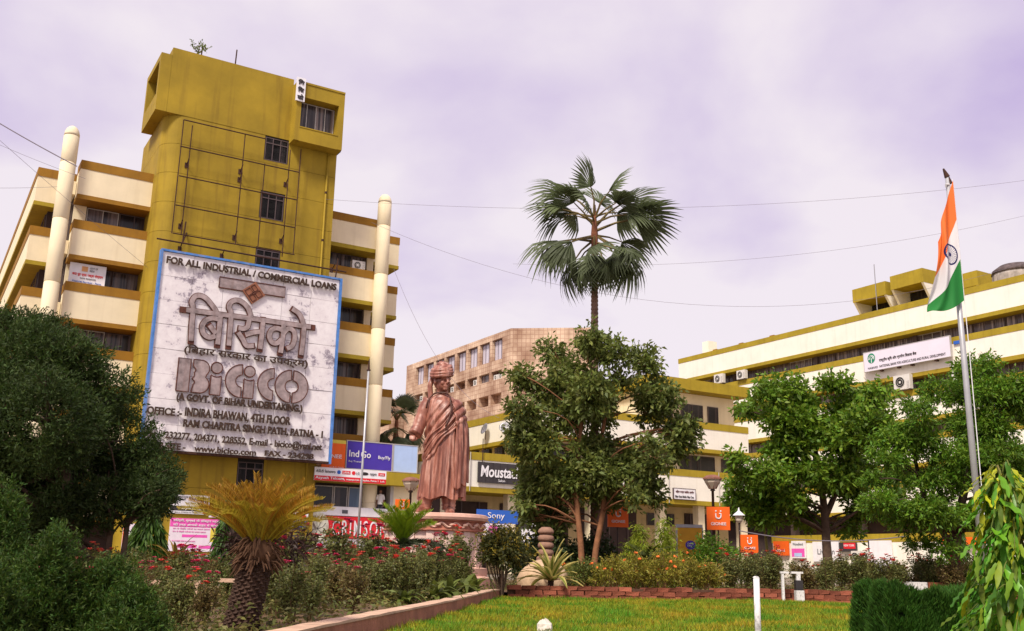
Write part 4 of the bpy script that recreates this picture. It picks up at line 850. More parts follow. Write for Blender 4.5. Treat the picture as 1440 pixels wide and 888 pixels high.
# robe: lofted with falling folds; diagonal folds above the sash line, pleats below
prof = [(697, 585.5, 654.5, .40), (690, 586, 654.5, .40), (660, 589.5, 655, .385), (632, 591.5, 655, .365), (612, 593, 653.5, .345), (596, 593.5, 650.5, .335), (582, 594, 647, .30), (573, 593, 644.5, .275), (567, 593.5, 641, .25), (562.5, 599, 635, .20), (559.5, 602, 630.5, .185), (557, 606.5, 626, .155), (555, 608.5, 624, .14)]
ys = [p[0] for p in prof][::-1]; NA, NZ = 220, 120
def robe_point(th, py, extra=0.0):
    xl = np.interp(py, ys, [p[1] for p in prof][::-1]); xr = np.interp(py, ys, [p[2] for p in prof][::-1]); b = np.interp(py, ys, [p[3] for p in prof][::-1])
    cx = X((xl+xr)/2); a = (xr-xl)/2*u*0.88; ca, sa = math.cos(th), math.sin(th)
    x = a*ca; y = b*sa; px = 622+(cx+x)/u
    low = min(1, max(0, (py-600)/60)); front = max(0, -sa)
    pl = 0.030*low*(math.sin(th*13+0.6*math.sin(py*0.03))+0.6*math.sin(th*23+1.3+py*0.008)+0.35*math.sin(th*37+py*0.01))
    line = 648-(px-597)*1.12                        # sash edge from hip up to the far shoulder
    d = line-py
    dg = 0.0
    if d > 0 and sa < 0.25:
        w = min(1, d/6)*min(1, max(0, (py-560)/14)); s_ = (px-597)*0.80+(py-648)*0.62
        dg = w*(0.004+0.034*abs(math.sin(s_*0.30+0.5*math.sin(px*0.06)))**0.7+0.012*math.sin(s_*0.75)); pl *= 0.25*(1-w)+0.1
    if px > 634: pl += 0.018*math.sin((px-634)*1.05)*min(1, max(0, (py-578)/30))
    hem = 0.035*math.sin(th*6+1) if py > 692 else 0
    r = 1+(pl+dg+extra)/max(a, 0.12)
    return (cx+x*r, 0.02+y*r*(1-0.0*front), Z(py)-hem*(py-692)/5 if py > 692 else Z(py))
v = []; f = []
for j in range(NZ+1):
    py = 697-(697-555)*j/NZ
    for i in range(NA): v.append(robe_point(2*math.pi*i/NA, py))
for j in range(NZ):
    for i in range(NA): f.append((j*NA+i, j*NA+(i+1) % NA, (j+1)*NA+(i+1) % NA, (j+1)*NA+i))
MB().add(v, f).build('robe', BRZ, ST, True)
# sash end: a pleated panel hanging from the figure's left shoulder
v = []; f = []; NI, NJ = 46, 90
for j in range(NJ+1):
    t_ = j/NJ
    for i in range(NI+1):
        q = i/NI; th = -1.02+1.35*q; bot = 684-16*q+4*math.sin(q*18); py = 566+(bot-566)*t_
        v.append(robe_point(th, py, 0.022+(0.022*math.sin(q*30+0.6*math.sin(t_*5))+0.010*math.sin(q*61))*min(1, max(0, t_-0.12)*3)+0.02*t_*math.sin(q*9)))
for j in range(NJ):
    for i in range(NI): f.append((j*(NI+1)+i, j*(NI+1)+i+1, (j+1)*(NI+1)+i+1, (j+1)*(NI+1)+i))
sh = MB().add(v, f).build('shawl_panel', BRZ, ST, True); s1 = sh.modifiers.new('thick', 'SOLIDIFY'); s1.thickness = 0.03
# rolled upper edge of the sash across the chest, loose folds at the hip
for k, (off, rr) in enumerate(((0, 0.030), (-7, 0.020), (-15, 0.018), (-23, 0.014))):
    pts = []
    for i in range(25):
        px = 595.5+(640-595.5)*i/24; py = 648-(px-597)*1.12+off+2.2*math.sin(i*0.35+k)
        if py < 569: break
        xl = np.interp(py, ys, [p[1] for p in prof][::-1]); xr = np.interp(py, ys, [p[2] for p in prof][::-1]); a = (xr-xl)/2; q = max(-1, min(1, (px-(xl+xr)/2)/a)); th = -math.acos(q)
        pts.append(robe_point(th, py, 0.012))
    m = MB(); m.tube(pts, [rr*(0.5+0.5*math.sin(math.pi*(0.1+0.8*i/max(1, len(pts)-1)))) for i in range(len(pts))], 7); m.build('sash_fold', BRZ, ST, True)
# sleeve with cuff
pts = [(X(600), 0.03, Z(565.5)), (X(594), 0.01, Z(576)), (X(589.5), -0.03, Z(591)), (X(586), -0.09, Z(604)), (X(582.5), -0.16, Z(613.5))]
sp = smooth([p for p in pts], 6); m = MB(); rad = []
for i in range(len(sp)):
    q = i/(len(sp)-1); rad.append((0.140-0.012*q+0.04*max(0, q-0.8))*(1+0.025*math.sin(q*23+1)+0.02*math.sin(q*41)))
m.tube([tuple(p) for p in sp], rad, 20); m.build('sleeve', BRZ, ST, True)
# trousers: folds about the ankles
for tx, ty in ((X(599), -0.03), (X(630), 0.06)):
    m = MB(); m.lathe([(0.155, 0.40), (0.15, 0.30), (0.135, 0.22), (0.150, 0.19), (0.125, 0.16), (0.142, 0.13), (0.115, 0.10)], 18, (tx, ty)); m.build('trouser_leg', BRZ, ST, True)
# turban: wound cloth rolls, crest and tail
tb = MB(); b = MB(); b.ball((0, 0, 0), (0.205, 0.225, 0.19), 22, 14); tb.add([hd(x, y+0.03, z+0.185) for x, y, z in b.v], b.f)
tr = tb.build('turban', BRZ, ST, True)
for k in range(9):
    tl = -0.55+k*0.155; zz_ = 0.085+k*0.030; ra, rb = 0.205-0.010*max(0, k-2), 0.225-0.010*max(0, k-2)
    if k > 5: ra *= 1-0.16*(k-5); rb *= 1-0.16*(k-5)
    pts = []
    for i in range(29):
        w = 2*math.pi*i/28; x, y = ra*math.cos(w), rb*math.sin(w)+0.03; pts.append(hd(x, y, zz_+0.05+x*0.42*(1 if k % 2 else 0.55)*math.cos(tl)+y*0.16))
    m = MB(); m.tube(pts, 0.040 if k < 6 else 0.034, 7, False); m.build('turban_roll', BRZ, tr, True)
m = MB()
for a in range(6): m.tube([hd(0.03, 0.06, 0.33), hd(0.05+0.03*a-0.06, 0.08, 0.40), hd(0.09+0.045*a-0.10, 0.10, 0.445+0.012*math.sin(a))], [0.025, 0.035, 0.012], 6)
m.build('turban_crest', BRZ, tr, True)
m = MB(); m.tube([hd(-0.10, 0.20, 0.10), hd(-0.15, 0.22, -0.08), (X(601), 0.06, Z(566)), (X(598), 0.0, Z(578))], [0.05, 0.055, 0.05, 0.03], 8); m.build('turban_tail', BRZ, tr, True)
# dark cord round the neck
pts = []
for px, py in ((598, 578), (600, 568), (604, 560.5), (610, 556.5), (620, 556.5), (626.5, 561), (628, 568), (630, 578), (628.5, 590), (624, 604)):
    xl = np.interp(py, ys, [p[1] for p in prof][::-1]); xr = np.interp(py, ys, [p[2] for p in prof][::-1]); a = (xr-xl)/2; q = max(-0.97, min(0.97, (px-(xl+xr)/2)/a)); pts.append(robe_point(-math.acos(q), py, 0.055))
m = MB(); m.tube([tuple(p) for p in smooth(pts, 4)], 0.018, 6); m.build('neck_cord', BRZD, ST, True)
# ------------------------------------------------------------------ foliage helpers
def unit(a): return a/np.maximum(np.linalg.norm(a, axis=1, keepdims=True), 1e-9)
def leaf_geo(P, D, L, Wd, rg, droop=0.15, fold=0.12):
    n = len(P); D = unit(D); s = unit(np.cross(D, rg.normal(size=(n, 3)))); nn = np.cross(s, D); L = np.broadcast_to(L, n)[:, None]; Wd = np.broadcast_to(Wd, n)[:, None]
    g = np.zeros((n, 3)); g[:, 2] = -1
    a = P; mid = P+D*L*0.45; tip = P+D*L+g*L*droop
    v = np.stack([a, mid+s*Wd/2+nn*Wd*fold, tip, mid-s*Wd/2+nn*Wd*fold], 1).reshape(-1, 3)
    return v, np.arange(4*n).reshape(-1, 4)
def shell(c, r, n, rg, inner=0.45):
    d = unit(rg.normal(size=(n, 3))); k = (inner**3+(1-inner**3)*rg.random(n))**(1/3); return np.asarray(c)+d*k[:, None]*np.asarray(r), d
def crown_geo(clumps, n, L, Wd, rg, per=9, flat_=0.8, up_=0.1, spread=0.55, inner=0.5, droop=0.15):
    """Leaves gathered in sprays on twigs that fill each clump; sprays point outwards."""
    tot = sum(c[3]**2 for c in clumps); P = []; D = []
    for x, y, z, r in clumps:
        m = max(4, int(n*r*r/tot/per)); p, d = shell((x, y, z), (r, r, r*flat_), m, rg, inner)
        p += rg.normal(size=p.shape)*r*0.10
        td = unit(d+rg.normal(size=d.shape)*0.35+np.array([0, 0, up_]))
        for k in range(per):
            q = (k/per)*L*2.6; P.append(p+td*(q-L)+rg.normal(size=p.shape)*L*0.22); D.append(td*0.6+rg.normal(size=p.shape)*spread)
    P = np.concatenate(P); D = np.concatenate(D); sc = rg.uniform(0.7, 1.25, len(P))
    return leaf_geo(P, D, L*sc, Wd*sc, rg, droop)
def limb(m, a, b, r0, r1, rg, bend=0.15, seg=6, n=5):
    a = Vector(a); b = Vector(b); L = (b-a).length; off = Vector((rg.uniform(-1, 1), rg.uniform(-1, 1), rg.uniform(0, 1)))*L*bend
    pts = []; rad = []
    for i in range(n+1):
        t = i/n; pts.append(a.lerp(b, t)+off*math.sin(math.pi*t)); rad.append(r0+(r1-r0)*t)
    m.tube(pts, rad, seg); return pts
BARK = mat('grey_brown_bark', (0.10, 0.062, 0.042), 0.95, 0.35, 6, 0.6, 30)
BARKR = mat('reddish_bark', (0.24, 0.105, 0.05), 0.9, 0.3, 5, 0.5, 30)
def leafmat(n, c, is_=0.4, hue=0.03, rough=0.55): return mat(n, c, rough, 0.3, 1.2, leaf=True, island=is_, hue=hue, spec=0.35)
def broad_tree(name, label, loc, clumps, trunks, n, L, Wd, m, bark, seed, group=None, cat='tree', **kw):
    rg = np.random.default_rng(seed); rr = random.Random(seed); t = thing(name, label, cat, loc, 0, group)
    tm = MB(); tops = []
    for pts, r0 in trunks:
        sp = [Vector(q) for q in smooth(pts, 4)]; k = len(sp); tm.tube(sp, [r0*(1-0.55*i/(k-1)) for i in range(k)], 9); tops += [(sp[i], r0*(1-0.55*i/(k-1))*0.8) for i in range(int(k*0.4), k)]
    tk = tm.build('trunk', bark, t, True)
    for x, y, z, r in clumps:
        c = Vector((x, y, z)); b, rb = min(tops, key=lambda q: (q[0]-c).length+(2.0 if q[0].z > c.z-0.15 else 0)+rr.uniform(0, 0.6))
        lm2 = MB(); limb(lm2, b, c, rb*0.5, 0.009, rr)
        for q in range(4):
            e = c+Vector((rr.uniform(-1, 1), rr.uniform(-1, 1), rr.uniform(-0.6, 1)))*r*0.8; limb(lm2, b.lerp(c, 0.75), e, rb*0.14, 0.004, rr, n=3, seg=5)
        lm2.build('limb', bark, tk, True)
    v, f = crown_geo(clumps, n, L, Wd, rg, **kw); link('crown', npmesh('crown', v, f, m), t)
    return t
LG = leafmat('glossy_mid_leaf', (0.135, 0.17, 0.035)); LB = leafmat('bright_green_leaf', (0.13, 0.235, 0.017)); LF = leafmat('feathery_leaf', (0.105, 0.21, 0.014)); LD = leafmat('dark_juniper_leaf', (0.040, 0.070, 0.012), 0.5, 0.03, 0.7)
def up_clumps(cl, seed, extra=2, k=0.62):     # break every mass into smaller uneven ones so that gaps open between them
    rr = random.Random(seed); o = []
    for x, y, z, r in cl:
        for q in range(extra+1): o.append((x+rr.uniform(-1, 1)*r*0.75, y+rr.uniform(-1, 1)*r*0.9, z+rr.uniform(-1, 1)*r*0.7, r*k*rr.uniform(0.7, 1.2)))
    return o
T1 = [(0.34, -0.42, 5.44, 0.64), (-0.47, 0.38, 5.31, 0.61), (1.14, -0.15, 5.07, 0.68), (-1.25, 0.56, 4.79, 0.61), (0.18, -0.33, 4.41, 0.93), (1.52, -0.43, 4.08, 0.7), (2.14, -0.18, 3.7, 0.47), (-1.0, -0.12, 3.73, 0.82), (0.89, 0.07, 3.28, 0.86), (-1.15, 0.41, 2.92, 0.5), (-0.65, -0.16, 2.72, 0.85), (-1.35, 0.59, 2.09, 0.6), (-0.42, 0.81, 1.78, 0.79), (0.52, -0.19, 2.41, 0.68), (1.2, -0.73, 2.3, 0.41), (-1.12, 0.5, 1.33, 0.44), (-1.45, 1.08, 3.8, 0.44), (1.58, -1.0, 3.01, 0.41), (0.0, 0.2, 3.6, 0.7), (-0.1, -0.3, 2.5, 0.6), (1.3, -0.3, 2.6, 0.5), (1.9, 0.2, 3.5, 0.5), (-1.6, 0.2, 1.9, 0.45)]
broad_tree('broadleaf_tree', 'broad bushy tree with two thin reddish stems growing round the tall palm', (1.9, 24.0, 0.1), up_clumps(T1, 1, 3, 0.50), [([(-0.17, -0.3, 0), (-0.20, -0.3, 0.9), (-0.30, -0.25, 2.07), (-0.22, -0.1, 3.4), (-0.1, 0, 4.6)], 0.085), ([(0.12, -0.2, 0), (0.14, -0.2, 0.8), (0.36, -0.2, 2.08), (0.30, 0, 3.3), (0.5, 0, 4.6)], 0.085)], 46000, 0.14, 0.064, LG, BARKR, 11, flat_=0.85)
RT1 = [(-0.07, -1.11, 5.36, 0.67), (-1.05, -0.03, 5.22, 0.8), (-1.63, 0.97, 5.06, 0.52), (0.68, -0.81, 4.93, 0.68), (-0.58, -0.33, 4.38, 0.89), (-1.51, -0.03, 4.01, 0.9), (0.63, -0.76, 3.96, 0.97), (-0.26, -0.39, 3.4, 0.98), (1.32, -0.36, 3.43, 0.69), (-2.08, -0.62, 3.15, 0.58), (-1.13, -0.63, 2.78, 0.78), (0.73, 0.96, 2.74, 0.93), (1.71, 0.61, 2.54, 0.61), (-1.31, 0.32, 2.07, 0.6), (1.07, 0.92, 1.95, 0.51), (-0.28, 1.1, 2.13, 0.62)]
broad_tree('layered_tree', 'spreading bright green tree with layered foliage in front of the bank building', (8.75, 28.0, 0.1), up_clumps(RT1, 2, 2, 0.60), [([(0, 0, 0), (-0.02, 0, 1.2), (-0.05, 0, 2.5), (-0.25, 0, 4.2)], 0.15), ([(-0.03, 0, 1.9), (0.5, 0, 3.0), (0.9, -0.2, 4.2)], 0.09)], 36000, 0.16, 0.075, LB, BARK, 12, flat_=0.55, up_=0.25)
broad_tree('small_tree', 'low rounded bright tree with a pale slender stem right of the lamp', (7.20, 28.6, 0.1), up_clumps([(-0.62, -0.07, 2.5, 0.48), (-0.1, 0.02, 2.75, 0.56), (0.50, 0.24, 2.45, 0.5), (-0.3, -0.15, 2.12, 0.48), (-0.75, 0.35, 2.1, 0.30)], 3), [([(0, 0, 0), (0.05, 0, 0.9), (-0.05, 0, 2.1)], 0.06)], 9000, 0.13, 0.065, LB, mat('greenish_stem', (0.20, 0.18, 0.05), 0.8), 13, flat_=0.7)
RT2 = [(1.35, -0.21, 4.51, 0.7), (0.87, 0.89, 4.44, 0.65), (1.82, -0.4, 3.94, 0.77), (-0.6, -0.56, 3.56, 0.61), (0.49, -0.5, 3.43, 0.84), (1.54, -0.15, 3.03, 0.86), (-0.31, -0.08, 2.85, 0.7), (-0.63, 1.04, 2.31, 0.57), (0.52, 0.51, 2.29, 0.8), (0.9, -0.65, 2.07, 0.76), (-1.12, -0.69, 1.44, 0.53), (-1.63, -0.53, 1.73, 0.38), (-0.36, -1.01, 1.37, 0.6), (0.92, -0.46, 1.34, 0.61), (2.0, -0.35, 2.41, 0.92), (-1.23, -0.48, 2.94, 0.38)]
broad_tree('feathery_tree', 'dense feathery green tree at the right edge behind the flagpole', (9.38, 22.0, 0.1), up_clumps(RT2, 4, 3, 0.60), [([(0.3, 0, 0), (0.25, 0, 1.0), (0.6, 0, 2.4), (1.2, 0, 3.8)], 0.13), ([(0.25, 0, 0.9), (-0.3, 0, 2.0), (-0.5, 0, 3.1)], 0.08)], 95000, 0.10, 0.036, LF, BARK, 14, flat_=0.5, per=14, spread=0.45, up_=0.15)
BIG = [(-1.4, 0.6, 3.08, 0.54), (-0.59, 0.09, 2.72, 0.52), (-0.18, 0.25, 2.4, 0.48), (-1.23, -0.42, 2.27, 0.58), (-0.41, -0.65, 1.92, 0.65), (0.1, 0.36, 1.89, 0.44), (0.34, 0.55, 1.57, 0.4), (-0.38, 0.57, 1.55, 0.63), (-1.18, 0.63, 1.37, 0.63), (0.74, -0.11, 1.18, 0.25), (0.17, -0.02, 1.09, 0.34), (-1.31, -0.33, 1.45, 0.58), (-1.47, 0.33, 3.21, 0.35), (0.55, 0.2, 1.3, 0.36), (-0.9, 0.0, 2.9, 0.45), (-2.0, 0.2, 2.4, 0.7), (-1.9, 0.2, 1.3, 0.6), (-1.3, -0.2, 0.95, 0.5), (-0.75, 0.1, 0.98, 0.45), (-0.25, -0.1, 1.0, 0.38), (-1.9, 0.2, 0.7, 0.5)]
broad_tree('juniper_tree', 'big dark rounded juniper tree filling the left edge of the garden', (-4.9, 12.0, 0.1), BIG+up_clumps(BIG, 5, 2, 0.42), [([(-0.1, 0, 0), (-0.15, 0, 0.6), (-0.4, 0, 1.5), (-0.8, 0, 2.5)], 0.12), ([(0.15, 0.1, 0), (0.2, 0.1, 0.5), (0.2, 0.1, 1.4)], 0.06), ([(0.35, 0, 0), (0.42, 0, 0.5), (0.4, 0.1, 1.2)], 0.05)], 250000, 0.055, 0.015, LD, BARK, 15, per=12, spread=0.5, up_=0.35, inner=0.75, droop=0.0)

# ------------------------------------------------------------------ young columnar cypresses and the clipped hedge
LT = leafmat('fresh_cypress_spray', (0.046, 0.098, 0.010), 0.5, 0.04, 0.65)
def cypress(h, r, seed, n):
    rg = np.random.default_rng(seed); rr = random.Random(seed); cl = []
    for k in range(34):
        z = h*(0.05+0.86*(k/34)); a = k*2.39996+rr.uniform(-0.4, 0.4); q = r*(1-(z/h)**1.6)*rr.uniform(0.45, 1.05); cl.append((q*math.cos(a), q*math.sin(a), z, rr.uniform(0.075, 0.13)*(1.1-0.5*z/h)))
    return crown_geo(cl, n, 0.024, 0.0062, rg, per=14, flat_=1.4, up_=0.9, spread=0.55, inner=0.55, droop=-0.05)
CY = [('tallest of the young cypresses, at the very left edge', -2.72, 5.5, 0.92, 0.20), ('second young cypress from the left, in front of the dark juniper', -2.36, 5.35, 0.66, 0.23), ('third young cypress from the left, low and spreading', -2.10, 5.5, 0.50, 0.22), ('rightmost and lowest of the young cypresses', -1.90, 5.3, 0.36, 0.18), ('young cypress low in front at the bottom left corner', -2.52, 5.0, 0.50, 0.22)]
for i, (lb, x, y, h, r) in enumerate(CY):
    t = thing('cypress', lb, 'cypress', (x, y, 0.08), 0, 'young cypresses at the lower left'); v, f = cypress(h, r, 30+i, 34000); link('foliage', npmesh('foliage', v, f, LT), t)
    m = MB(); m.tube([(0, 0, 0), (0.01, 0, h*0.8)], [0.02, 0.006], 6); m.build('stem', BARK, t)
rg = np.random.default_rng(8); n = 50000
HX0, HX1, HY0, HY1, HZ = 2.88, 3.82, 7.85, 8.6, 0.43
side = rg.integers(0, 3, n); P = np.stack([rg.uniform(HX0, HX1, n), rg.uniform(HY0, HY1, n), 0.03+HZ*rg.random(n)], 1)
P[side == 0, 2] = HZ-rg.random((side == 0).sum())*0.05; P[side == 1, 1] = HY0+rg.random((side == 1).sum())*0.06; P[side == 2, 0] = HX0+rg.random((side == 2).sum())*0.07
D = np.stack([rg.normal(0, 0.3, n)-0.4*(side == 2), rg.normal(0, 0.3, n)-0.5*(side == 1), np.full(n, 0.9)], 1)
P[:, 2] += (0.028*np.sin(P[:, 0]*9)+0.02*np.sin(P[:, 1]*17+P[:, 0]*23)+0.015*np.sin(P[:, 0]*41))*(P[:, 2] > 0.25); P[:, 1] += 0.03*np.sin(P[:, 0]*13+P[:, 2]*11); P[:, 0] += 0.03*np.sin(P[:, 1]*15+P[:, 2]*9)*(side == 2)
v, f = leaf_geo(P, D, rg.uniform(0.03, 0.07, n), 0.008, rg, 0.0)
H = thing('clipped_hedge', 'dark green box-clipped hedge in the lower right corner', 'hedge', (3.35, 8.22, 0)); link('foliage', npmesh('foliage', v-np.array([3.35, 8.22, 0]), f, leafmat('hedge_spray', (0.045, 0.13, 0.012), 0.4, 0.02, 0.7)), H)
MB().box(-0.40, 0.44, -0.32, 0.34, 0, HZ-0.08).build('hedge_core', mat('dark_hedge_core', (0.012, 0.016, 0.006), 0.9), H)  # near-black solid block filling the hedge behind the sprays

# ------------------------------------------------------------------ cycads: every frond is its own part
def frond_mesh(L, m, seed, curve, pairs=46, lf=0.13, vee=0.6, arch=0.0, lw=0.009):
    """Feather frond rising along +z from the origin and bending towards +x."""
    rg = np.random.default_rng(seed); rr = []
    for i in range(17):
        t = i/16; an = arch+curve*t**1.4; rr.append(an)
    pts = [np.zeros(3)]
    for i in range(16): a = rr[i]; pts.append(pts[-1]+np.array([math.sin(a), 0, math.cos(a)])*L/16)
    pts = np.array(pts); V = []; F = []
    for k in range(pairs):
        t = 0.14+0.84*k/(pairs-1); q = t*16; i = min(int(q), 15); p = pts[i]+(pts[i+1]-pts[i])*(q-i); tg = pts[i+1]-pts[i]; tg = tg/np.linalg.norm(tg)
        nrm = np.array([tg[2]*-1, 0, tg[0]])            # upper side of the frond
        ln = lf*(0.45+0.75*math.sin(math.pi*(0.12+0.80*t)))*rg.uniform(0.9, 1.1)
        for s in (-1, 1):
            d = tg*0.75+np.array([0, s, 0])*0.75+nrm*vee*0.5+rg.normal(size=3)*0.06; d /= np.linalg.norm(d); w = np.cross(d, nrm); w = w/np.linalg.norm(w)*lw/2
            b = len(V); e = p+d*ln+nrm*ln*0.10; V += [p-w*0.6, p+d*ln*0.5-w, e, p+d*ln*0.5+w]; F.append((b, b+1, b+2, b+3))
    b = len(V)
    tb = MB(); tb.tube([tuple(p) for p in pts], [0.008*(1-0.8*i/16)*max(1, L) for i in range(17)], 4); V += [np.array(x) for x in tb.v]
    me = bpy.data.meshes.new('frond'); me.from_pydata([tuple(x) for x in V], [], F+[tuple(i+b for i in q) for q in tb.f]); me.materials.append(m); me.update(); return me
def scaly_trunk(t, pts, r0, r1, m, n, seed):
    rr = random.Random(seed); P = [Vector(q) for q in smooth(pts, 6)]; k = len(P); MBt = MB(); MBt.tube(P, [r0+(r1-r0)*i/(k-1) for i in range(k)], 16); tk = MBt.build('trunk', m, t, True)
    sc = MB(); ga = 2.39996
    for i in range(n):
        q = i/n*(k-1); j = min(int(q), k-2); c = P[j].lerp(P[j+1], q-j); r = r0+(r1-r0)*q/(k-1); a = i*ga
        d = Vector((math.cos(a), math.sin(a), 0.0)); s = Vector((-math.sin(a), math.cos(a), 0)); w = 0.016+0.006*rr.random(); o = r+0.012+0.016*rr.random()
        sc.add([c+d*(r-0.006)+s*w, c+d*(r-0.006)-s*w, c+d*o-s*w*0.6+Vector((0, 0, 0.012)), c+d*o+s*w*0.6+Vector((0, 0, 0.012)), c+d*(r-0.006)+s*w+Vector((0, 0, 0.026)), c+d*(r-0.006)-s*w+Vector((0, 0, 0.026))], [(0, 1, 2, 3), (3, 2, 5, 4), (0, 3, 4), (1, 5, 2)])
    o = sc.build('leaf_base_scales', m, tk); o['kind'] = 'stuff'
    return tk
GOLD = mat('golden_new_frond', (0.46, 0.26, 0.025), 0.6, 0.35, 3, leaf=True, island=0.3, hue=0.02); GOLDG = mat('golden_green_frond', (0.42, 0.32, 0.03), 0.6, 0.3, 3, leaf=True, island=0.3, hue=0.02)
CYD = mat('dark_cycad_trunk', (0.060, 0.032, 0.022), 0.95, 0.45, 12, 0.6, 40); FIB = mat('brown_fibre', (0.11, 0.055, 0.03), 0.95, 0.4, 10)
def placed(name, me, parent, loc, az, tilt, sc=1, roll=0.0):
    """put a frond at loc leaning by tilt from upright towards azimuth az"""
    o = link(name, me, parent, loc, (0, 0, 0), sc); o.rotation_mode = 'QUATERNION'
    o.rotation_quaternion = Euler((0, 0, az)).to_quaternion() @ Euler((0, tilt, 0)).to_quaternion() @ Euler((0, 0, roll)).to_quaternion(); return o
rr = random.Random(21)
C1 = thing('cycad', 'big cycad with dark scaly trunk and golden upright fronds in the left foreground', 'cycad', (-1.90, 7.5, 0.02))
scaly_trunk(C1, [(0, 0, 0), (0.015, 0, 0.2), (0.06, 0, 0.45), (0.085, 0, 0.62)], 0.125, 0.105, CYD, 420, 3)
fm = [frond_mesh(0.58, GOLD if k < 3 else GOLDG, 50+k, R(34+8*k), 60, 0.055, 1.1, 0.0, 0.0075) for k in range(5)]
for k in range(84):
    ring = k/84; tl = R(5+40*ring**0.8)+rr.uniform(-0.05, 0.05); placed('frond', rr.choice(fm[:3] if ring < 0.55 else fm[2:]), C1, (0.085+0.03*math.cos(k*2.4), 0.03*math.sin(k*2.4), 0.64), k*2.39996+rr.uniform(-0.15, 0.15), tl, (0.96+0.14*ring)*rr.uniform(0.92, 1.06), rr.uniform(-0.3, 0.3))
sk = MB()
for k in range(170):          # dead leaf stubs hanging as a skirt
    a = rr.uniform(0, 6.283); z = rr.uniform(0.52, 0.74); l = rr.uniform(0.05, 0.13); e = rr.uniform(-0.5, 0.5); r0 = 0.10
    p = Vector((0.085+r0*math.cos(a), r0*math.sin(a), z)); d = Vector((math.cos(a), math.sin(a), e-0.35)).normalized(); sk.tube([p, p+d*l*0.6, p+d*l+Vector((0, 0, -0.03))], [0.009, 0.007, 0.003], 4)
sk.build('dead_leaf_skirt', FIB, C1)['kind'] = 'stuff'
sk = MB(); sk.lathe([(0.11, 0.56), (0.135, 0.60), (0.13, 0.66), (0.09, 0.72), (0.03, 0.76)], 14, (0.085, 0)); sk.build('crown_base', FIB, C1, True)
C2 = thing('cycad', 'smaller cycad with bright green upright fronds in front of the pink pedestal', 'cycad', (-1.75, 17.0, 0.1))
scaly_trunk(C2, [(0, 0, 0), (0, 0, 0.4), (0, 0, 0.74)], 0.15, 0.13, CYD, 220, 5)
NG = mat('lime_new_frond', (0.20, 0.30, 0.012), 0.55, 0.25, 3, leaf=True, island=0.25, hue=0.02); OG = mat('old_dark_frond', (0.030, 0.040, 0.014), 0.6, 0.3, 3, leaf=True, island=0.3)
fu = [frond_mesh(0.74, NG, 60+k, R(32+6*k), 44, 0.15, 0.7, 0, 0.014) for k in range(3)]; fo = [frond_mesh(0.80, OG, 70+k, R(62+10*k), 44, 0.17, 0.35, 0, 0.018) for k in range(3)]
for k in range(30): placed('frond', rr.choice(fu), C2, (0, 0, 0.78), k*2.39996, R(6+42*(k/30)), rr.uniform(0.85, 1.05))
for k in range(20): tag(placed('frond', rr.choice(fo), C2, (0, 0, 0.74), k*2.39996+0.3, R(62+22*rr.random()), rr.uniform(0.85, 1.05)), 'dark old drooping frond')
C3 = thing('cycad', 'dark cycad half hidden behind the yellow shrubs by the conical bushes', 'cycad', (3.0, 21.9, 0.1))
scaly_trunk(C3, [(0, 0, 0), (0, 0, 0.3)], 0.13, 0.12, CYD, 80, 7)
f3 = [frond_mesh(0.85, mat('olive_frond', (0.07, 0.085, 0.015), 0.55, 0.3, 3, leaf=True, island=0.3), 80+k, R(58+8*k), 40, 0.17, 0.4, 0, 0.02) for k in range(2)]
for k in range(24): placed('frond', rr.choice(f3), C3, (0, 0, 0.34), k*2.39996, R(14+58*k/24), rr.uniform(0.85, 1.05))

# ------------------------------------------------------------------ fan palms
def fan_mesh(m, stem, seed, Rr=0.95, seg=34, pet=0.95, droop=0.5, span=R(250), fold=0.12):
    """Stalk along +x, then a pleated fan whose split tips hang."""
    rg = np.random.default_rng(seed); V = []; F = []
    for k in range(seg):
        a = -span/2+span*k/(seg-1); ln = Rr*(0.80+0.20*math.cos(a*0.8))*rg.uniform(0.90, 1.06); ca, sa = math.cos(a), math.sin(a); w0 = span/seg*0.5
        dr = droop*rg.uniform(0.7, 1.3); b = len(V); side = np.array([-sa, ca, 0])
        for t in (0.03, 0.35, 0.62, 0.82, 1.0):
            r = ln*t; hw = (w0*r*1.35 if t <= 0.62 else w0*ln*0.62*1.35*(1-(t-0.62)/0.38)**0.8)+0.001
            zz = -fold*abs(sa)*r*0.9-dr*max(0, t-0.45)**1.7*ln*1.5+(0.010 if k % 2 else -0.010)
            c = np.array([pet+r*ca, r*sa, zz]); V += [c-side*hw, c+np.array([0, 0, 0.022*(1-t)]), c+side*hw]
        for i in range(4):
            q = b+3*i; F += [(q, q+1, q+4, q+3), (q+1, q+2, q+5, q+4)]
    fan_faces = len(F); tb = MB(); tb.tube([(0, 0, 0), (pet*0.5, 0, 0.05), (pet*1.03, 0, 0)], [0.032, 0.022, 0.015], 5); b = len(V); V += [np.array(x) for x in tb.v]; F += [tuple(i+b for i in q) for q in tb.f]
    me = bpy.data.meshes.new('frond'); me.from_pydata([tuple(x) for x in V], [], F); me.materials.append(m); me.materials.append(stem)
    me.polygons.foreach_set('material_index', [0]*fan_faces+[1]*(len(F)-fan_faces)); me.update(); return me
FAN = mat('palm_fan_leaf', (0.10, 0.125, 0.055), 0.5, 0.3, 2, leaf=True, spec=0.4, objrand=0.35); FANS = mat('palm_stalk', (0.14, 0.10, 0.035), 0.7, 0.3, 4); PBARK = mat('ringed_palm_bark', (0.20, 0.115, 0.085), 0.9, 0.3, 5, 0.4, 30, dscale=None)
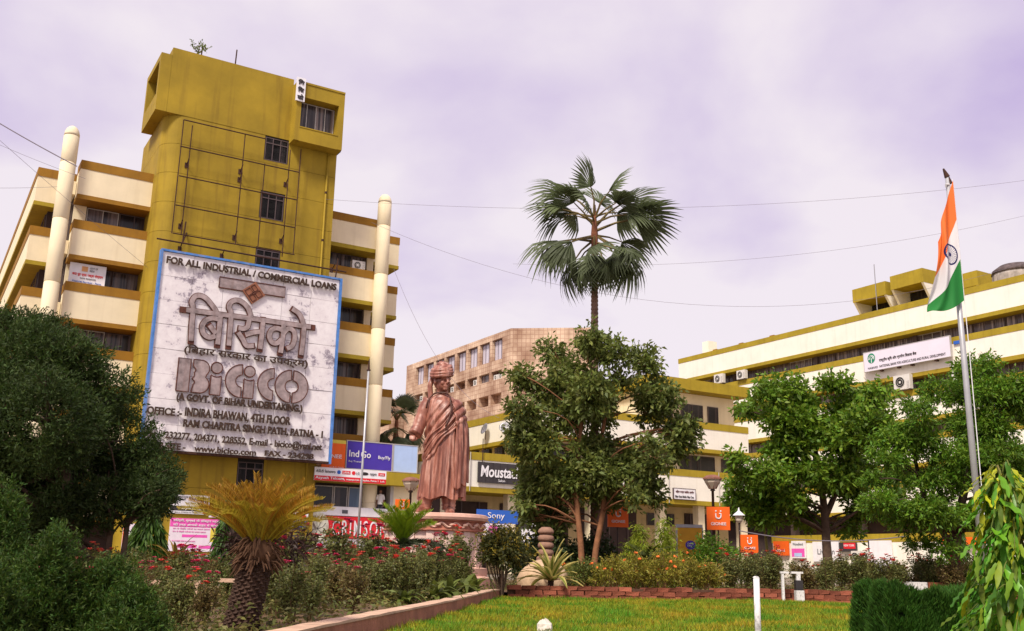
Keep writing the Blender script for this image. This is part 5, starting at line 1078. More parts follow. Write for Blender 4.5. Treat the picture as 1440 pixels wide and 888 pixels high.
fans = [fan_mesh(FAN, FANS, 90+k, 0.86, 26, [0.70, 0.78, 0.74, 0.70][k], [0.40, 0.60, 0.85, 1.0][k], R([165, 155, 150, 140][k]), [0.12, 0.22, 0.35, 0.45][k]) for k in range(4)]
def fan_palm(label, loc, h, specs, seed, r=0.125, sc=1.0, group=None):
    rr = random.Random(seed); t = thing('fan_palm', label, 'palm tree', loc, 0, group); prof_ = []; z = 0
    while z < h-1.3: prof_ += [(r*(1.10-0.32*z/h)+0.006, z), (r*(1.08-0.32*z/h)-0.006, z+0.07)]; z += 0.11
    MB().lathe(prof_, 14).build('trunk', PBARK, t)
    MB().lathe([(r*0.85, h-1.32), (r*1.0, h-1.0), (r*0.8, h-0.6), (r*0.85, h-0.1), (r*0.5, h+0.35), (0.03, h+0.7)], 12).build('fibre_sheath', mat('red_brown_fibre', (0.20, 0.075, 0.04), 0.95, 0.4, 8, 0.5, 30), t, True)
    for az, el, z, k, *q_ in specs:
        o = link('frond', fans[k], t, (0.05*math.cos(R(az)), 0.05*math.sin(R(az)), h+z), (0, 0, 0), sc*(q_[0] if q_ else 1)*rr.uniform(0.95, 1.05)); o.rotation_mode = 'QUATERNION'
        o.rotation_quaternion = Euler((0, 0, R(az))).to_quaternion() @ Euler((0, -R(el), 0)).to_quaternion() @ Euler((rr.uniform(-0.95, 0.95), 0, 0)).to_quaternion()
    return t
sp = []
rr = random.Random(6)
def aim(dx, dy, dz, z, k): sp.append((math.degrees(math.atan2(dy, dx)), math.degrees(math.atan2(dz, math.hypot(dx, dy))), z+rr.uniform(-0.32, 0.22), k, math.sqrt(dx*dx+dy*dy+dz*dz)/1.55))
for dx, dy, dz, k in ((-0.2, -0.35, 1.55, 0), (-1.35, 0.1, 1.15, 1), (-1.65, -0.2, 0.55, 1), (1.40, 0.1, 1.30, 0), (1.85, -0.1, 0.60, 1), (0.95, -1.0, 0.45, 2), (-0.55, -1.2, 0.6, 1), (0.35, 0.9, 1.15, 0), (-0.75, 1.0, 0.75, 1), (1.2, 0.8, 0.5, 2), (-1.0, -0.6, 0.95, 1), (0.7, -0.5, 1.2, 0), (-1.35, 0.6, 0.3, 2), (1.5, -0.6, 0.25, 2)): aim(dx, dy, dz, 0.30, k)
for dx, dy, dz, k in ((-1.80, -0.1, -0.10, 2), (-1.25, -0.85, -0.55, 3), (-0.25, -1.25, -0.45, 2), (-1.05, 0.2, -1.20, 3), (-0.05, -0.45, -1.35, 3), (0.85, -0.95, -0.45, 2), (1.45, 0.1, -1.00, 3), (0.5, 0.75, -1.0, 3), (1.45, 0.6, -0.15, 2), (-0.7, 0.95, -0.6, 3), (-0.6, -0.5, -1.15, 3), (0.95, -0.35, -1.15, 3), (-1.55, 0.3, -0.5, 3), (1.2, -0.7, -0.7, 3), (0.3, -1.1, -0.8, 3)): aim(dx, dy, dz, -0.28, k)
sp2 = [(k*360/9+rr.uniform(-10, 10), rr.uniform(15, 70), 0.2, k % 2) for k in range(9)]+[(k*36+rr.uniform(-9, 9), rr.uniform(-60, -15), -0.3, 2+k % 2) for k in range(10)]
fan_palm('tall fan palm rising above the broad tree in the middle', (2.13, 25.0, 0.0), 9.2, sp, 4, 0.108, 1.06)
fan_palm('small far fan palm between the tower wing and the statue', (-7.45, 65.5, 0), 9.5, sp2, 5, 0.16, 1.35)
# ------------------------------------------------------------------ drooping mast trees (long wavy hanging leaves)
MAST = [mat('mast_leaf_green', (0.13, 0.31, 0.016), 0.4, 0.25, 3, leaf=True, objrand=0.35, spec=0.45), mat('mast_leaf_young', (0.44, 0.46, 0.022), 0.4, 0.25, 3, leaf=True, objrand=0.25, spec=0.45), mat('mast_leaf_dark', (0.06, 0.17, 0.012), 0.45, 0.25, 3, leaf=True, objrand=0.35)]
def wavy_leaf(L, Wd, seed, m):
    """Long lance-shaped leaf hanging along -z with rippled margins and a folded midrib."""
    r = random.Random(seed); V = []; F = []; n = 9; ph = r.uniform(0, 6)
    for i in range(n):
        t = i/(n-1); w = Wd*0.5*math.sin(math.pi*min(1, 0.06+t*0.94))**0.8*(1-0.25*t); x = 0.10*L*math.sin(t*1.8)*r.uniform(0.8, 1.2); z = -L*t
        rp_ = Wd*0.16*math.sin(t*17+ph); V += [(x+rp_, -w, z), (x-Wd*0.10, 0, z), (x-rp_, w, z)]
    for i in range(n-1): q = 3*i; F += [(q, q+1, q+4, q+3), (q+1, q+2, q+5, q+4)]
    me = bpy.data.meshes.new('leaf'); me.from_pydata(V, [], F); me.materials.append(m); me.polygons.foreach_set('use_smooth', [True]*len(F)); me.update(); return me
rr = random.Random(9)
FG = thing('mast_tree', 'young mast tree with long drooping leaves in the right foreground', 'tree', (2.68, 5.3, 0))
m = MB(); m.tube([(0, 0, 0), (0.01, 0, 0.5), (-0.03, 0, 0.9), (-0.10, 0, 1.16)], [0.022, 0.018, 0.010, 0.004], 7); m.build('stem', mat('green_stem', (0.16, 0.13, 0.04), 0.8), FG, True)
lg = [wavy_leaf(0.185, 0.044, k, MAST[0]) for k in range(4)]; ly = [wavy_leaf(0.15, 0.040, 10+k, MAST[1]) for k in range(3)]; ld = [wavy_leaf(0.18, 0.042, 20+k, MAST[2]) for k in range(3)]
cnt = 0; tw = mat('twig_green', (0.13, 0.15, 0.03), 0.8)
for k in range(58):
    z = 0.06+1.08*(k/58); a = k*2.39996; reach = 0.44*(1-(z/1.24)**1.1)+0.05; top = z > 0.74
    p0 = Vector((-0.085*max(0, (z-0.5)/0.66)**1.5, 0, z)); d = Vector((math.cos(a), math.sin(a), 0)); pts = [p0+d*reach*t+Vector((0, 0, (0.10 if top else 0.06)*math.sin(t*2.6)-0.14*t*t)) for t in (0, 0.25, 0.5, 0.75, 1.0)]
    m = MB(); m.tube(pts, [0.005, 0.004, 0.0035, 0.003, 0.002], 4); m.build('twig', tw, FG)
    for q in range(5):
        t = 0.25+0.75*q/4; i = min(3, int(t*4)); p = pts[i].lerp(pts[i+1], t*4-i)
        ms = ly if (z > 0.80 and rr.random() < 0.7) or rr.random() < 0.10 else (lg if rr.random() < 0.72 else ld)
        o = link('leaf', rr.choice(ms), FG, p, (rr.uniform(-0.35, 0.35), rr.uniform(-0.75, 0.1)+(-0.25 if q == 4 else 0), a+rr.choice((-1, 1))*rr.uniform(0.3, 1.2)), rr.uniform(0.7, 1.12)); cnt += 1
for p, az in (((-0.16, -0.02, 1.13), 2.9), ((-0.24, -0.03, 1.05), 3.3), ((0.10, 0, 1.02), 0.4)):      # whip of new growth at the tip
    for q in range(4): link('leaf', rr.choice(ly), FG, Vector(p)+Vector((0.02*q, 0, -0.02*q)), (rr.uniform(-0.3, 0.3), rr.uniform(-0.9, -0.2), az+q*0.9), 0.75)
    m = MB(); m.tube([(-0.08, 0, 1.05), ((p[0]-0.08)/2, p[1], max(p[2], 1.08)+0.03), p], 0.003, 4); m.build('twig', tw, FG)
V_ = []; F_ = []
for k in range(620):          # the small inner leaves, too many to part singly
    z = 0.05+1.0*rr.random()**0.9; a = rr.uniform(0, 6.283); q = (0.42*(1-(z/1.24)**1.1)+0.05)*rr.uniform(0.3, 1.05); me_ = rr.choice(lg+lg+ld+(ly if z > 0.7 else ld)); mw = Matrix.Translation((q*math.cos(a)-0.085*max(0, (z-0.5)/0.66)**1.5, q*math.sin(a), z+0.05)) @ Euler((rr.uniform(-0.4, 0.4), rr.uniform(-0.8, 0.1), a+rr.uniform(-1, 1))).to_matrix().to_4x4() @ Matrix.Scale(rr.uniform(0.5, 0.95), 4)
    b_ = len(V_); V_ += [tuple(mw @ x.co) for x in me_.vertices]; F_ += [tuple(i+b_ for i in p.vertices) for p in me_.polygons]
MB().add(V_, F_).build('inner_leaves', leafmat('mast_inner_leaf', (0.13, 0.28, 0.018), 0.45, 0.06), FG, True)['kind'] = 'stuff'
def small_mast(label, loc, h, r, seed):
    rg = np.random.default_rng(seed); n = 2200; t = thing('mast_tree', label, 'tree', loc, 0, 'young mast trees by the tower'); z = h*(0.12+0.86*rg.random(n)); a = rg.uniform(0, 2*np.pi, n); k = r*(1-(z/h)**2.0)*rg.uniform(0.35, 1.0, n)+0.03
    P = np.stack([k*np.cos(a), k*np.sin(a), z], 1); D = np.stack([np.cos(a)*0.5, np.sin(a)*0.5, np.full(n, -1.0)], 1)+rg.normal(size=(n, 3))*0.25
    v, f = leaf_geo(P, D, rg.uniform(0.12, 0.22, n), 0.034, rg, 0.1); link('foliage', npmesh('foliage', v, f, leafmat('hanging_leaf', (0.055, 0.125, 0.012), 0.4, 0.03)), t)
    m = MB(); m.tube([(0, 0, 0), (0, 0, h*0.9)], [0.03, 0.008], 6); m.build('stem', BARK, t)
small_mast('young drooping mast tree left of the pink poster', (-5.62, 16.0, 0.1), 1.35, 0.34, 71)
small_mast('young drooping mast tree between the pink poster and the big cycad', (-4.45, 16.5, 0.1), 1.55, 0.30, 72)
small_mast('slim mast tree against the white bank hoarding', (13.2, 30.0, 0.05), 2.2, 0.35, 73)

# ------------------------------------------------------------------ rosettes of sword leaves
def sword(L, Wd, m, m2, seed, bend=0.35):
    r = random.Random(seed); V = []; F = []; mi = []; n = 7
    for i in range(n):
        t = i/(n-1); an = bend*t**1.5; w = Wd*0.5*(0.55+0.9*math.sin(math.pi*min(1, 0.15+0.6*t)))*(1-t**3); x = L*t*math.sin(an); z = L*t*math.cos(an); u_ = 0.18*Wd
        V += [(x-u_, -w, z), (x, -w*0.45, z-0.0), (x, w*0.45, z), (x-u_, w, z)]
    for i in range(n-1):
        q = 4*i; F += [(q, q+1, q+5, q+4), (q+1, q+2, q+6, q+5), (q+2, q+3, q+7, q+6)]; mi += [1, 0, 1]
    me = bpy.data.meshes.new('leaf'); me.from_pydata(V, [], F); me.materials.append(m); me.materials.append(m2); me.polygons.foreach_set('material_index', mi); me.update(); return me
YG = mat('agave_green', (0.16, 0.19, 0.03), 0.5, 0.2, 4, leaf=True, objrand=0.25); YC = mat('agave_cream_margin', (0.52, 0.44, 0.14), 0.5, 0.15, 4, leaf=True); YO = mat('straw_gold_leaf', (0.40, 0.27, 0.045), 0.6, 0.25, 4, leaf=True, objrand=0.3); BG = mat('broad_green_blade', (0.11, 0.14, 0.025), 0.5, 0.3, 4, leaf=True, objrand=0.35)
def rosette(name, label, cat, loc, L, Wd, m, m2, n, seed, spread=80, group=None, stem=0.12, bend=0.35):
    r = random.Random(seed); t = thing(name, label, cat, loc, 0, group); ms = [sword(L, Wd, m, m2, seed+k, bend*(0.6+0.5*k)) for k in range(3)]
    mm = MB(); mm.tube([(0, 0, 0), (0, 0, stem)], [0.05, 0.06], 8); mm.build('stem', CYD, t)
    for k in range(n): placed('leaf', r.choice(ms), t, (0, 0, stem*0.9), k*2.39996+r.uniform(-0.2, 0.2), R(6+spread*(k/n)**0.9), r.uniform(0.75, 1.08))
    return t
rosette('agave', 'cream edged agave standing on the brick kerb in front of the mound', 'agave', (0.83, 19.45, 0.20), 0.78, 0.105, YG, YC, 28, 100, 72)
rosette('agave', 'straw coloured yucca in front of the pink clinic poster', 'yucca', (-4.50, 14.0, 0.35), 0.55, 0.045, YO, YO, 34, 110, 95)
rosette('agave', 'small pale agave at the right end of the yellow shrubs', 'agave', (4.23, 21.2, 0.22), 0.50, 0.06, YG, YC, 12, 120, 70)
for k, (x, y, L, lb) in enumerate(((-0.95, 13.6, 0.40, 'lime bladed lily nearest the camera along the plaster kerb'), (-0.82, 15.0, 0.50, 'green bladed lily midway along the plaster kerb'), (-1.15, 16.2, 0.58, 'dark bladed lily right below the pedestal'), (-0.70, 17.0, 0.50, 'olive bladed lily at the far end of the plaster kerb'), (-0.55, 17.9, 0.46, 'bladed lily beside the rounded shrub'), (-1.20, 12.2, 0.30, 'low lime lily at the near end of the lily row'))):
    rosette('lily_plant', lb, 'plant', (x, y, 0.1), L, 0.085, BG if k % 2 else YG, BG, 16, 130+k, 72, 'bladed lilies along the plaster kerb', 0.04, 0.9)

# ------------------------------------------------------------------ shrubs
def shrub(name, label, loc, clumps, n, L, Wd, m, seed, stems=6, bark=BARK, r0=0.018, group=None, flowers=None, tipm=None, **kw):
    rg = np.random.default_rng(seed); rr = random.Random(seed); t = thing(name, label, 'shrub', loc, 0, group); sm = MB()
    for k in range(stems):
        c = rr.choice(clumps); limb(sm, (rr.uniform(-0.04, 0.04), rr.uniform(-0.04, 0.04), 0), (c[0], c[1], c[2]+c[3]*0.3), r0, 0.004, rr, 0.12, 5, 5)
    sm.build('stems', bark, t)
    v, f = crown_geo(clumps, n, L, Wd, rg, **kw); link('foliage', npmesh('foliage', v, f, m), t)
    if tipm: v, f = crown_geo([(x, y, z+r*0.18, r*1.02) for x, y, z, r in clumps], n//5, L, Wd, rg, inner=0.9, up_=0.7); link('young_tips', npmesh('young_tips', v, f, tipm), t)
    if flowers:
        fm_, num, fr = flowers; b = MB()
        for k in range(num):
            c = rr.choice(clumps); d = Vector((rr.gauss(0, 1), rr.gauss(0, 1), abs(rr.gauss(0, 1)))).normalized(); p = Vector(c[:3])+d*c[3]*1.02
            for q in range(5): e = Vector((rr.uniform(-1, 1), rr.uniform(-1, 1), rr.uniform(-0.4, 0.8)))*fr*0.6; b.ball(p+e, fr*rr.uniform(0.4, 0.7), 6, 4)
        b.build('blossoms', fm_, t)
    return t
OLV = leafmat('olive_box_leaf', (0.065, 0.070, 0.014), 0.4, 0.03); TIP = leafmat('yellow_tip_leaf', (0.26, 0.20, 0.020), 0.3, 0.02)
shrub('rounded_shrub', 'round yellow tipped shrub with bare forked stems at the kerb corner', (-0.10, 18.75, 0.0), [(0, 0, 0.90, 0.36), (-0.26, 0, 0.82, 0.26), (0.27, 0.05, 0.80, 0.28), (-0.05, 0, 1.12, 0.24), (0.16, 0, 1.05, 0.24), (-0.18, -0.1, 1.02, 0.22), (0.02, -0.2, 0.80, 0.30)], 5200, 0.065, 0.026, OLV, 201, 12, BARK, 0.022, tipm=TIP)
ORF = mat('orange_blossom', (0.80, 0.16, 0.03), 0.7, 0.3, 20, island=0.3); LYG = leafmat('yellow_green_leaf', (0.27, 0.25, 0.03), 0.4, 0.04)
rr = random.Random(31)
for k, (x, y, h, lb) in enumerate(((1.55, 20.3, 0.62, 'loose pale green shrub right of the mound'), (2.05, 20.0, 0.70, 'leggy yellow green shrub under the twin stems'), (2.55, 20.4, 0.72, 'yellow green flowering shrub left of the orange blossoms'), (3.05, 20.2, 0.80, 'yellow green shrub with the most orange blossoms'), (3.55, 20.7, 0.76, 'yellow green shrub in the middle of the brick kerb'), (4.0, 20.9, 0.66, 'yellow green shrub left of the small pale agave'), (1.2, 20.9, 0.5, 'low grey green shrub beside the mound'))):
    shrub('flowering_shrub', lb, (x, y, 0.12), [(0, 0, h*0.55, h*0.42), (-0.2, 0, h*0.45, h*0.34), (0.2, 0.05, h*0.5, h*0.36), (0, -0.1, h*0.8, h*0.24)], 3000, 0.055, 0.020, LYG if k else LG, 210+k, 10, mat('dry_stem', (0.30, 0.15, 0.07), 0.9), 0.008, 'yellow green shrubs behind the brick kerb', (ORF, 9 if k == 3 else 4, 0.035), up_=0.6, spread=0.6)
CON = leafmat('weeping_conical_leaf', (0.24, 0.31, 0.02), 0.35, 0.03)
for lb, x, y, h, r in (('left one of two lime conical bushes behind the yellow shrubs', 2.93, 23.0, 1.45, 0.42), ('right and taller of two lime conical bushes behind the yellow shrubs', 3.56, 23.2, 1.60, 0.40)):
    shrub('conical_bush', lb, (x, y, 0.1), [(0, 0, h*q, r*(1.05-q)*1.0+0.05) for q in (0.25, 0.4, 0.55, 0.7, 0.82, 0.92)], 4200, 0.11, 0.022, CON, int(h*100), 4, up_=-0.5, droop=0.4)
shrub('dark_shrub', 'dark green shrub at the foot of the orange lamp sign', (4.9, 24.2, 0.1), [(0, 0, 0.75, 0.5), (-0.4, 0, 0.65, 0.4), (0.35, 0, 0.6, 0.42), (-0.1, 0.1, 1.05, 0.3)], 4500, 0.08, 0.035, LF, 230, 8)
shrub('maroon_shrub', 'dark maroon leaved shrub right behind the big cycad crown', (-2.72, 11.5, 0.0), [(0, 0, 0.80, 0.26), (0.25, 0, 0.74, 0.22), (-0.2, 0, 0.75, 0.2)], 1900, 0.12, 0.022, leafmat('maroon_blade', (0.055, 0.030, 0.022), 0.45, 0.03), 231, 6, up_=0.4)
shrub('shade_fill_bush', 'dark bush standing in for the deep shade under the broad tree', (1.0, 24.6, 0.1), [(0, 0, 0.7, 0.6), (0.6, 0, 0.6, 0.5), (-0.5, 0.2, 0.65, 0.5), (1.1, 0.3, 0.8, 0.5)], 6000, 0.13, 0.055, leafmat('deep_shade_leaf', (0.030, 0.050, 0.012)), 232, 8)  # near-black leaf colour stands in for the deep shade behind the stems

# ------------------------------------------------------------------ rose bushes: five growth forms, copied with their parts
ROSE = leafmat('rose_leaf', (0.15, 0.165, 0.045), 0.5, 0.04, 0.5); ROSM = leafmat('rose_leaf_reddish', (0.165, 0.13, 0.04), 0.5, 0.04, 0.5)
RST = mat('rose_cane', (0.13, 0.075, 0.035), 0.85, 0.3, 8)
PETAL = [mat('deep_pink_petal', (0.74, 0.07, 0.20), 0.6, 0.3, 20, island=0.25), mat('coral_petal', (0.76, 0.13, 0.10), 0.6, 0.3, 20, island=0.25)]
def rose_proto(seed, h, spread, nf, pm, lm2):
    rg = np.random.default_rng(seed); rr = random.Random(seed); t = thing('rose_bush', 'rose bush', 'rose bush', (0, 0, 0)); cane = MB(); tips = []; P = []; D = []
    for k in range(rr.randint(7, 10)):
        a = rr.uniform(0, 6.283); l = spread*rr.uniform(0.35, 1.0); e = Vector((l*math.cos(a), l*math.sin(a), h*rr.uniform(0.62, 1.05)))
        pts = limb(cane, (rr.uniform(-0.05, 0.05), rr.uniform(-0.05, 0.05), 0), e, 0.009, 0.003, rr, 0.10, 4, 6); tips.append(e)
        for q in range(3):
            s_ = pts[2+q]; e2 = s_+Vector((rr.uniform(-1, 1)*spread*0.5, rr.uniform(-1, 1)*spread*0.5, h*rr.uniform(0.1, 0.32))); limb(cane, s_, e2, 0.004, 0.002, rr, 0.1, 4, 3); tips.append(e2)
            for w in range(56):
                t_ = rr.random(); p = s_.lerp(e2, t_); P.append(p); D.append((rr.gauss(0, 1), rr.gauss(0, 1), rr.gauss(0.15, 0.6)))
        for w in range(80):
            i = rr.randint(1, 5); p = pts[i].lerp(pts[i+1], rr.random()); P.append(p); D.append((rr.gauss(0, 1), rr.gauss(0, 1), rr.gauss(0.1, 0.6)))
    cane.build('canes', RST, t); P = np.array([tuple(p) for p in P])+rg.normal(size=(len(P), 3))*0.035; D = np.array(D); v, f = leaf_geo(P, D, rg.uniform(0.035, 0.07, len(P)), rg.uniform(0.018, 0.034, len(P)), rg, 0.15)
    link('foliage', npmesh('foliage', v, f, lm2), t)
    rr.shuffle(tips); tips.sort(key=lambda p: -p.z)
    for k in range(nf):
        p = tips[k]; b = MB(); cl = rr.random() < 0.5
        for c_ in range(rr.randint(2, 4) if cl else 1):
            c = p+Vector((rr.uniform(-0.05, 0.05), rr.uniform(-0.05, 0.05), rr.uniform(-0.02, 0.03)))*(1 if cl else 0); fr = rr.uniform(0.030, 0.046)
            for lay, (np_, rad, tilt_) in enumerate(((6, 1.0, 0.45), (5, 0.75, 0.8), (4, 0.5, 1.15))):
                for q in range(np_):
                    a = q*6.283/np_+lay*0.5; d = Vector((math.cos(a), math.sin(a), 0)); s_ = Vector((-math.sin(a), math.cos(a), 0)); up_ = Vector((0, 0, 1)); o = d*math.cos(tilt_)+up_*math.sin(tilt_); L = fr*1.35*rad
                    b.add([c+d*0.2*fr, c+d*0.2*fr+o*L*0.6+s_*L*0.5, c+d*0.15*fr+o*L*1.05, c+d*0.2*fr+o*L*0.6-s_*L*0.5], [(0, 1, 2, 3)])
        b.build('flower', pm, t)
    return t
protos = [rose_proto(300, 0.92, 0.30, 4, PETAL[0], ROSE), rose_proto(301, 0.80, 0.34, 3, PETAL[0], ROSM), rose_proto(302, 1.0, 0.28, 3, PETAL[1], ROSE), rose_proto(303, 0.72, 0.36, 2, PETAL[1], ROSM), rose_proto(304, 0.85, 0.32, 0, PETAL[0], ROSE), rose_proto(305, 0.78, 0.34, 1, PETAL[0], ROSE)]
first = {i: True for i in range(6)}
def put_rose(i, loc, rz, sc, label, group):
    if first[i]:
        first[i] = False; o = protos[i]; o.location = loc; o.rotation_euler = (0, 0, rz); o.scale = (sc, sc, sc); o['label'] = label; o['group'] = group; ktree(o); return o
    return dup(protos[i], loc, rz, sc, label, group)
for p in protos:
    ktree(p)
    for q in CH[p.name]: ktree(q)
rr = random.Random(77); spots = []
def kerb_x(y): return np.interp(y, [q[1] for q in LK], [q[0] for q in LK])
tries = 0
while len(spots) < 185 and tries < 30000:
    tries += 1; y = 7.2+13.2*rr.random()**1.15; x = kerb_x(y)-0.55-rr.random()*(5.4-0.05*y)
    if math.hypot(x+1.9, y-7.5) < 0.42 or math.hypot(x-PX, y-PY) < 1.5 or math.hypot(x+1.75, y-17) < 0.5 or math.hypot(x+4.5, y-14) < 0.5: continue
    if y < 7.9 and x > -1.75: continue
    if any(math.hypot(x-a, y-b) < 0.36 for a, b in spots): continue
    spots.append((x, y))
ZL = [('rose bush in the bed between the big cycad and the pink pedestal', 'roses between cycad and pedestal'), ('rose bush in the bed to the left of the big cycad trunk', 'roses left of the big cycad'), ('rose bush in the front rows near the plastered kerb', 'roses along the plastered kerb')]
for x, y in spots:
    xs = -1.9*y/7.5
    z = 2 if y < 10.5 and x > xs else (1 if x < xs else 0)
    sc = (0.55 if y < 9 else 0.66 if y < 11 else 0.72 if y < 15 else 0.78)*rr.uniform(0.85, 1.12)*(0.85 if x < xs else 1)
    put_rose(rr.choice([0, 1, 2, 3, 4, 5] if z != 2 else [1, 4, 5, 5, 4]), (x, y, 0.1), rr.uniform(0, 6.28), sc, *ZL[z])
n = 0; sp3 = []; tries = 0
while n < 52 and tries < 3000:
    tries += 1; x = rr.uniform(4.4, 13.0); y = rr.uniform(21.0, 26.5)
    if any(math.hypot(x-a, y-b) < 0.42 for a, b in sp3) or math.hypot(x-4.9, y-24.2) < 0.6: continue
    sp3.append((x, y)); n += 1; put_rose(rr.choice([2, 3, 3, 1, 4, 2]), (x, y, 0.1), rr.uniform(0, 6.28), rr.uniform(0.8, 1.1), 'coral rose bush in the far bed behind the brick kerb', 'roses in the far right bed')
put_rose(2, (-0.95, 19.3, 0.1), 1.0, 1.25, 'tall leggy rose bush in front of the pedestal drum', 'roses by the pedestal'); put_rose(0, (-1.3, 19.0, 0.1), 2.0, 1.1, 'pink rose bush left of the tall one before the pedestal drum', 'roses by the pedestal')
for a in ((-2.6, 19.3, 0.9), (-2.2, 19.6, 1.0), (-3.1, 19.8, 1.05), (-2.0, 15.2, 1.1), (-2.5, 14.8, 1.15), (-3.0, 15.6, 1.1)): put_rose(0, (a[0], a[1], 0.1), a[0]*5, a[2], 'deep pink rose bush in bloom around the smaller cycad', 'roses around the smaller cycad')

# low weeds and fallen-leaf litter that close the ground between the roses
rg = np.random.default_rng(44); n = 110000; px = rg.uniform(-9, 14, n); py = 6.8+20.2*rg.random(n)**1.3; lp = [(9.5, 1.0), (9.5, 12.5)]+BK[::-1]+LK[::-1]+[(-1.9, 1.0)]
k = ~inside(px, py-0.12, lp) & ~inside(px+0.16, py, lp) & ((px < kerb_x(py)-0.2) | (py > 20.2)); px, py = px[k], py[k]; n = len(px); hh = (0.5+0.5*np.sin(px*3.1+1.7*np.sin(py*2.3)))
P = np.stack([px, py, 0.10+0.26*rg.random(n)*hh], 1); D = rg.normal(size=(n, 3))*0.8; D[:, 2] = np.abs(D[:, 2])*0.7
v, f = leaf_geo(P, D, rg.uniform(0.04, 0.09, n), rg.uniform(0.012, 0.03, n), rg, 0.2); tag(link('ground_weeds', npmesh('ground_weeds', v, f, leafmat('weed_leaf', (0.14, 0.15, 0.035), 0.5, 0.06))), 'low weeds and leaf litter covering the soil between the rose bushes', 'weeds', kind='stuff')
# ------------------------------------------------------------------ flag on its pole
POLE = mat('galvanised_pole', (0.45, 0.44, 0.46), 0.45, 0.12, 4, metal=0.4)
FP = thing('flagpole', 'tall grey steel flagpole on the right', 'flagpole', (6.02, 13.0, 0.05))
m = MB(); m.tube([(0, 0, 0), (0, 0, 3.0), (0, 0, 5.92)], [0.044, 0.038, 0.030], 12); m.build('shaft', POLE, FP, True)
MB().lathe([(0.14, 0), (0.14, 0.12), (0.06, 0.16), (0.05, 0.3)], 16).build('foot', POLE, FP)
m = MB(); m.tube([(-0.0, 0, 5.9), (-0.05, -0.01, 6.02)], [0.04, 0.012], 8); m.tube([(0.0, 0, 5.9), (0.035, -0.01, 5.80)], 0.028, 8); m.build('finial', RUST, FP)
m = MB(); m.tube([(0.05, -0.05, 5.85), (0.055, -0.055, 3.5), (0.05, -0.05, 0.9)], 0.006, 4); m.build('halyard', WHITE, FP)
def flag_mat():
    m = bpy.data.materials.new('tricolour_cloth'); m.use_nodes = True; t = m.node_tree; b = t.nodes['Principled BSDF']; L = t.links.new; nd = t.nodes.new
    uv = nd('ShaderNodeUVMap'); uv.uv_map = 'UVMap'; sp = nd('ShaderNodeSeparateXYZ'); L(uv.outputs[0], sp.inputs[0])
    cr = nd('ShaderNodeValToRGB'); cr.color_ramp.interpolation = 'CONSTANT'; e = cr.color_ramp.elements
    e[0].position = 0; e[0].color = (0.012, 0.20, 0.03, 1); e[1].position = 0.333; e[1].color = (0.78, 0.74, 0.76, 1); x = e.new(0.667); x.color = (0.86, 0.17, 0.025, 1); L(sp.outputs[1], cr.inputs[0])
    def mth(op, a, b_=None, c=None):
        n = nd('ShaderNodeMath'); n.operation = op
        for i, q in enumerate((a, b_, c)):
            if q is None: continue
            if isinstance(q, (int, float)): n.inputs[i].default_value = q
            else: L(q, n.inputs[i])
        return n.outputs[0]
    tc_ = nd('ShaderNodeTexCoord'); so_ = nd('ShaderNodeSeparateXYZ'); L(tc_.outputs['Object'], so_.inputs[0]); dx = mth('MULTIPLY', mth('ADD', so_.outputs[0], 0.105), 1.33); dy = mth('SUBTRACT', so_.outputs[2], 4.74); r = mth('SQRT', mth('ADD', mth('MULTIPLY', dx, dx), mth('MULTIPLY', dy, dy))); an = mth('ARCTAN2', dy, dx)
    ring = mth('MULTIPLY', mth('GREATER_THAN', r, 0.128), mth('LESS_THAN', r, 0.152)); hub = mth('LESS_THAN', r, 0.03)
    spoke = mth('MULTIPLY', mth('LESS_THAN', r, 0.13), mth('GREATER_THAN', mth('COSINE', mth('MULTIPLY', an, 24)), mth('SUBTRACT', 0.78, mth('MULTIPLY', 0.3, mth('SUBTRACT', 1, mth('MULTIPLY', r, 7))))))
    k = mth('MINIMUM', mth('ADD', mth('ADD', ring, hub), spoke), 1.0); mx = nd('ShaderNodeMix'); mx.data_type = 'RGBA'; L(k, mx.inputs[0]); L(cr.outputs[0], mx.inputs[6]); mx.inputs[7].default_value = (0.012, 0.012, 0.10, 1)
    L(mx.outputs[2], b.inputs['Base Color']); b.inputs['Roughness'].default_value = 0.75
    tr = nd('ShaderNodeBsdfTranslucent'); L(mx.outputs[2], tr.inputs[0]); ms = nd('ShaderNodeMixShader'); ms.inputs[0].default_value = 0.22; L(b.outputs[0], ms.inputs[1]); L(tr.outputs[0], ms.inputs[2]); L(ms.outputs[0], t.nodes['Material Output'].inputs[0]); return m
NI, NJ = 60, 60; v = []; f = []; uvs = []
for j in range(NJ+1):           # j: down the hoist, i: out along the fly
    a = j/NJ
    for i in range(NI+1):
        b = i/NI; H = np.array([0.035, 5.82-1.72*a]); Ee = H+np.array([-0.33-0.17*a, -0.92+0.15*a+0.62*a**3])
        p = H+(Ee-H)*b; p = p+np.array([0.0, -0.07*math.sin(math.pi*b)*a])
        y = -0.085-0.05*b+0.07*math.sin(b*6.5+a*2.2)*b**0.6+0.05*math.sin(b*12-a*5)*b+0.03*math.sin(a*8+b*3)*b; p[0] += 0.022*math.sin(b*8+a*4.5)*b
        v.append((p[0], y, p[1])); uvs.append((b, 1-a))
for j in range(NJ):
    for i in range(NI): q = j*(NI+1)+i; f.append((q, q+1, q+NI+2, q+NI+1))
me = bpy.data.meshes.new('cloth'); me.from_pydata(v, [], f); ul = me.uv_layers.new(name='UVMap')
for lp in me.loops: ul.data[lp.index].uv = uvs[lp.vertex_index]
me.materials.append(flag_mat()); me.polygons.foreach_set('use_smooth', [True]*len(f)); me.update()
FL = thing('flag', 'saffron white and green flag with navy wheel hanging from the flagpole', 'flag', (6.02, 13.0, 0.05)); link('cloth', me, FL)
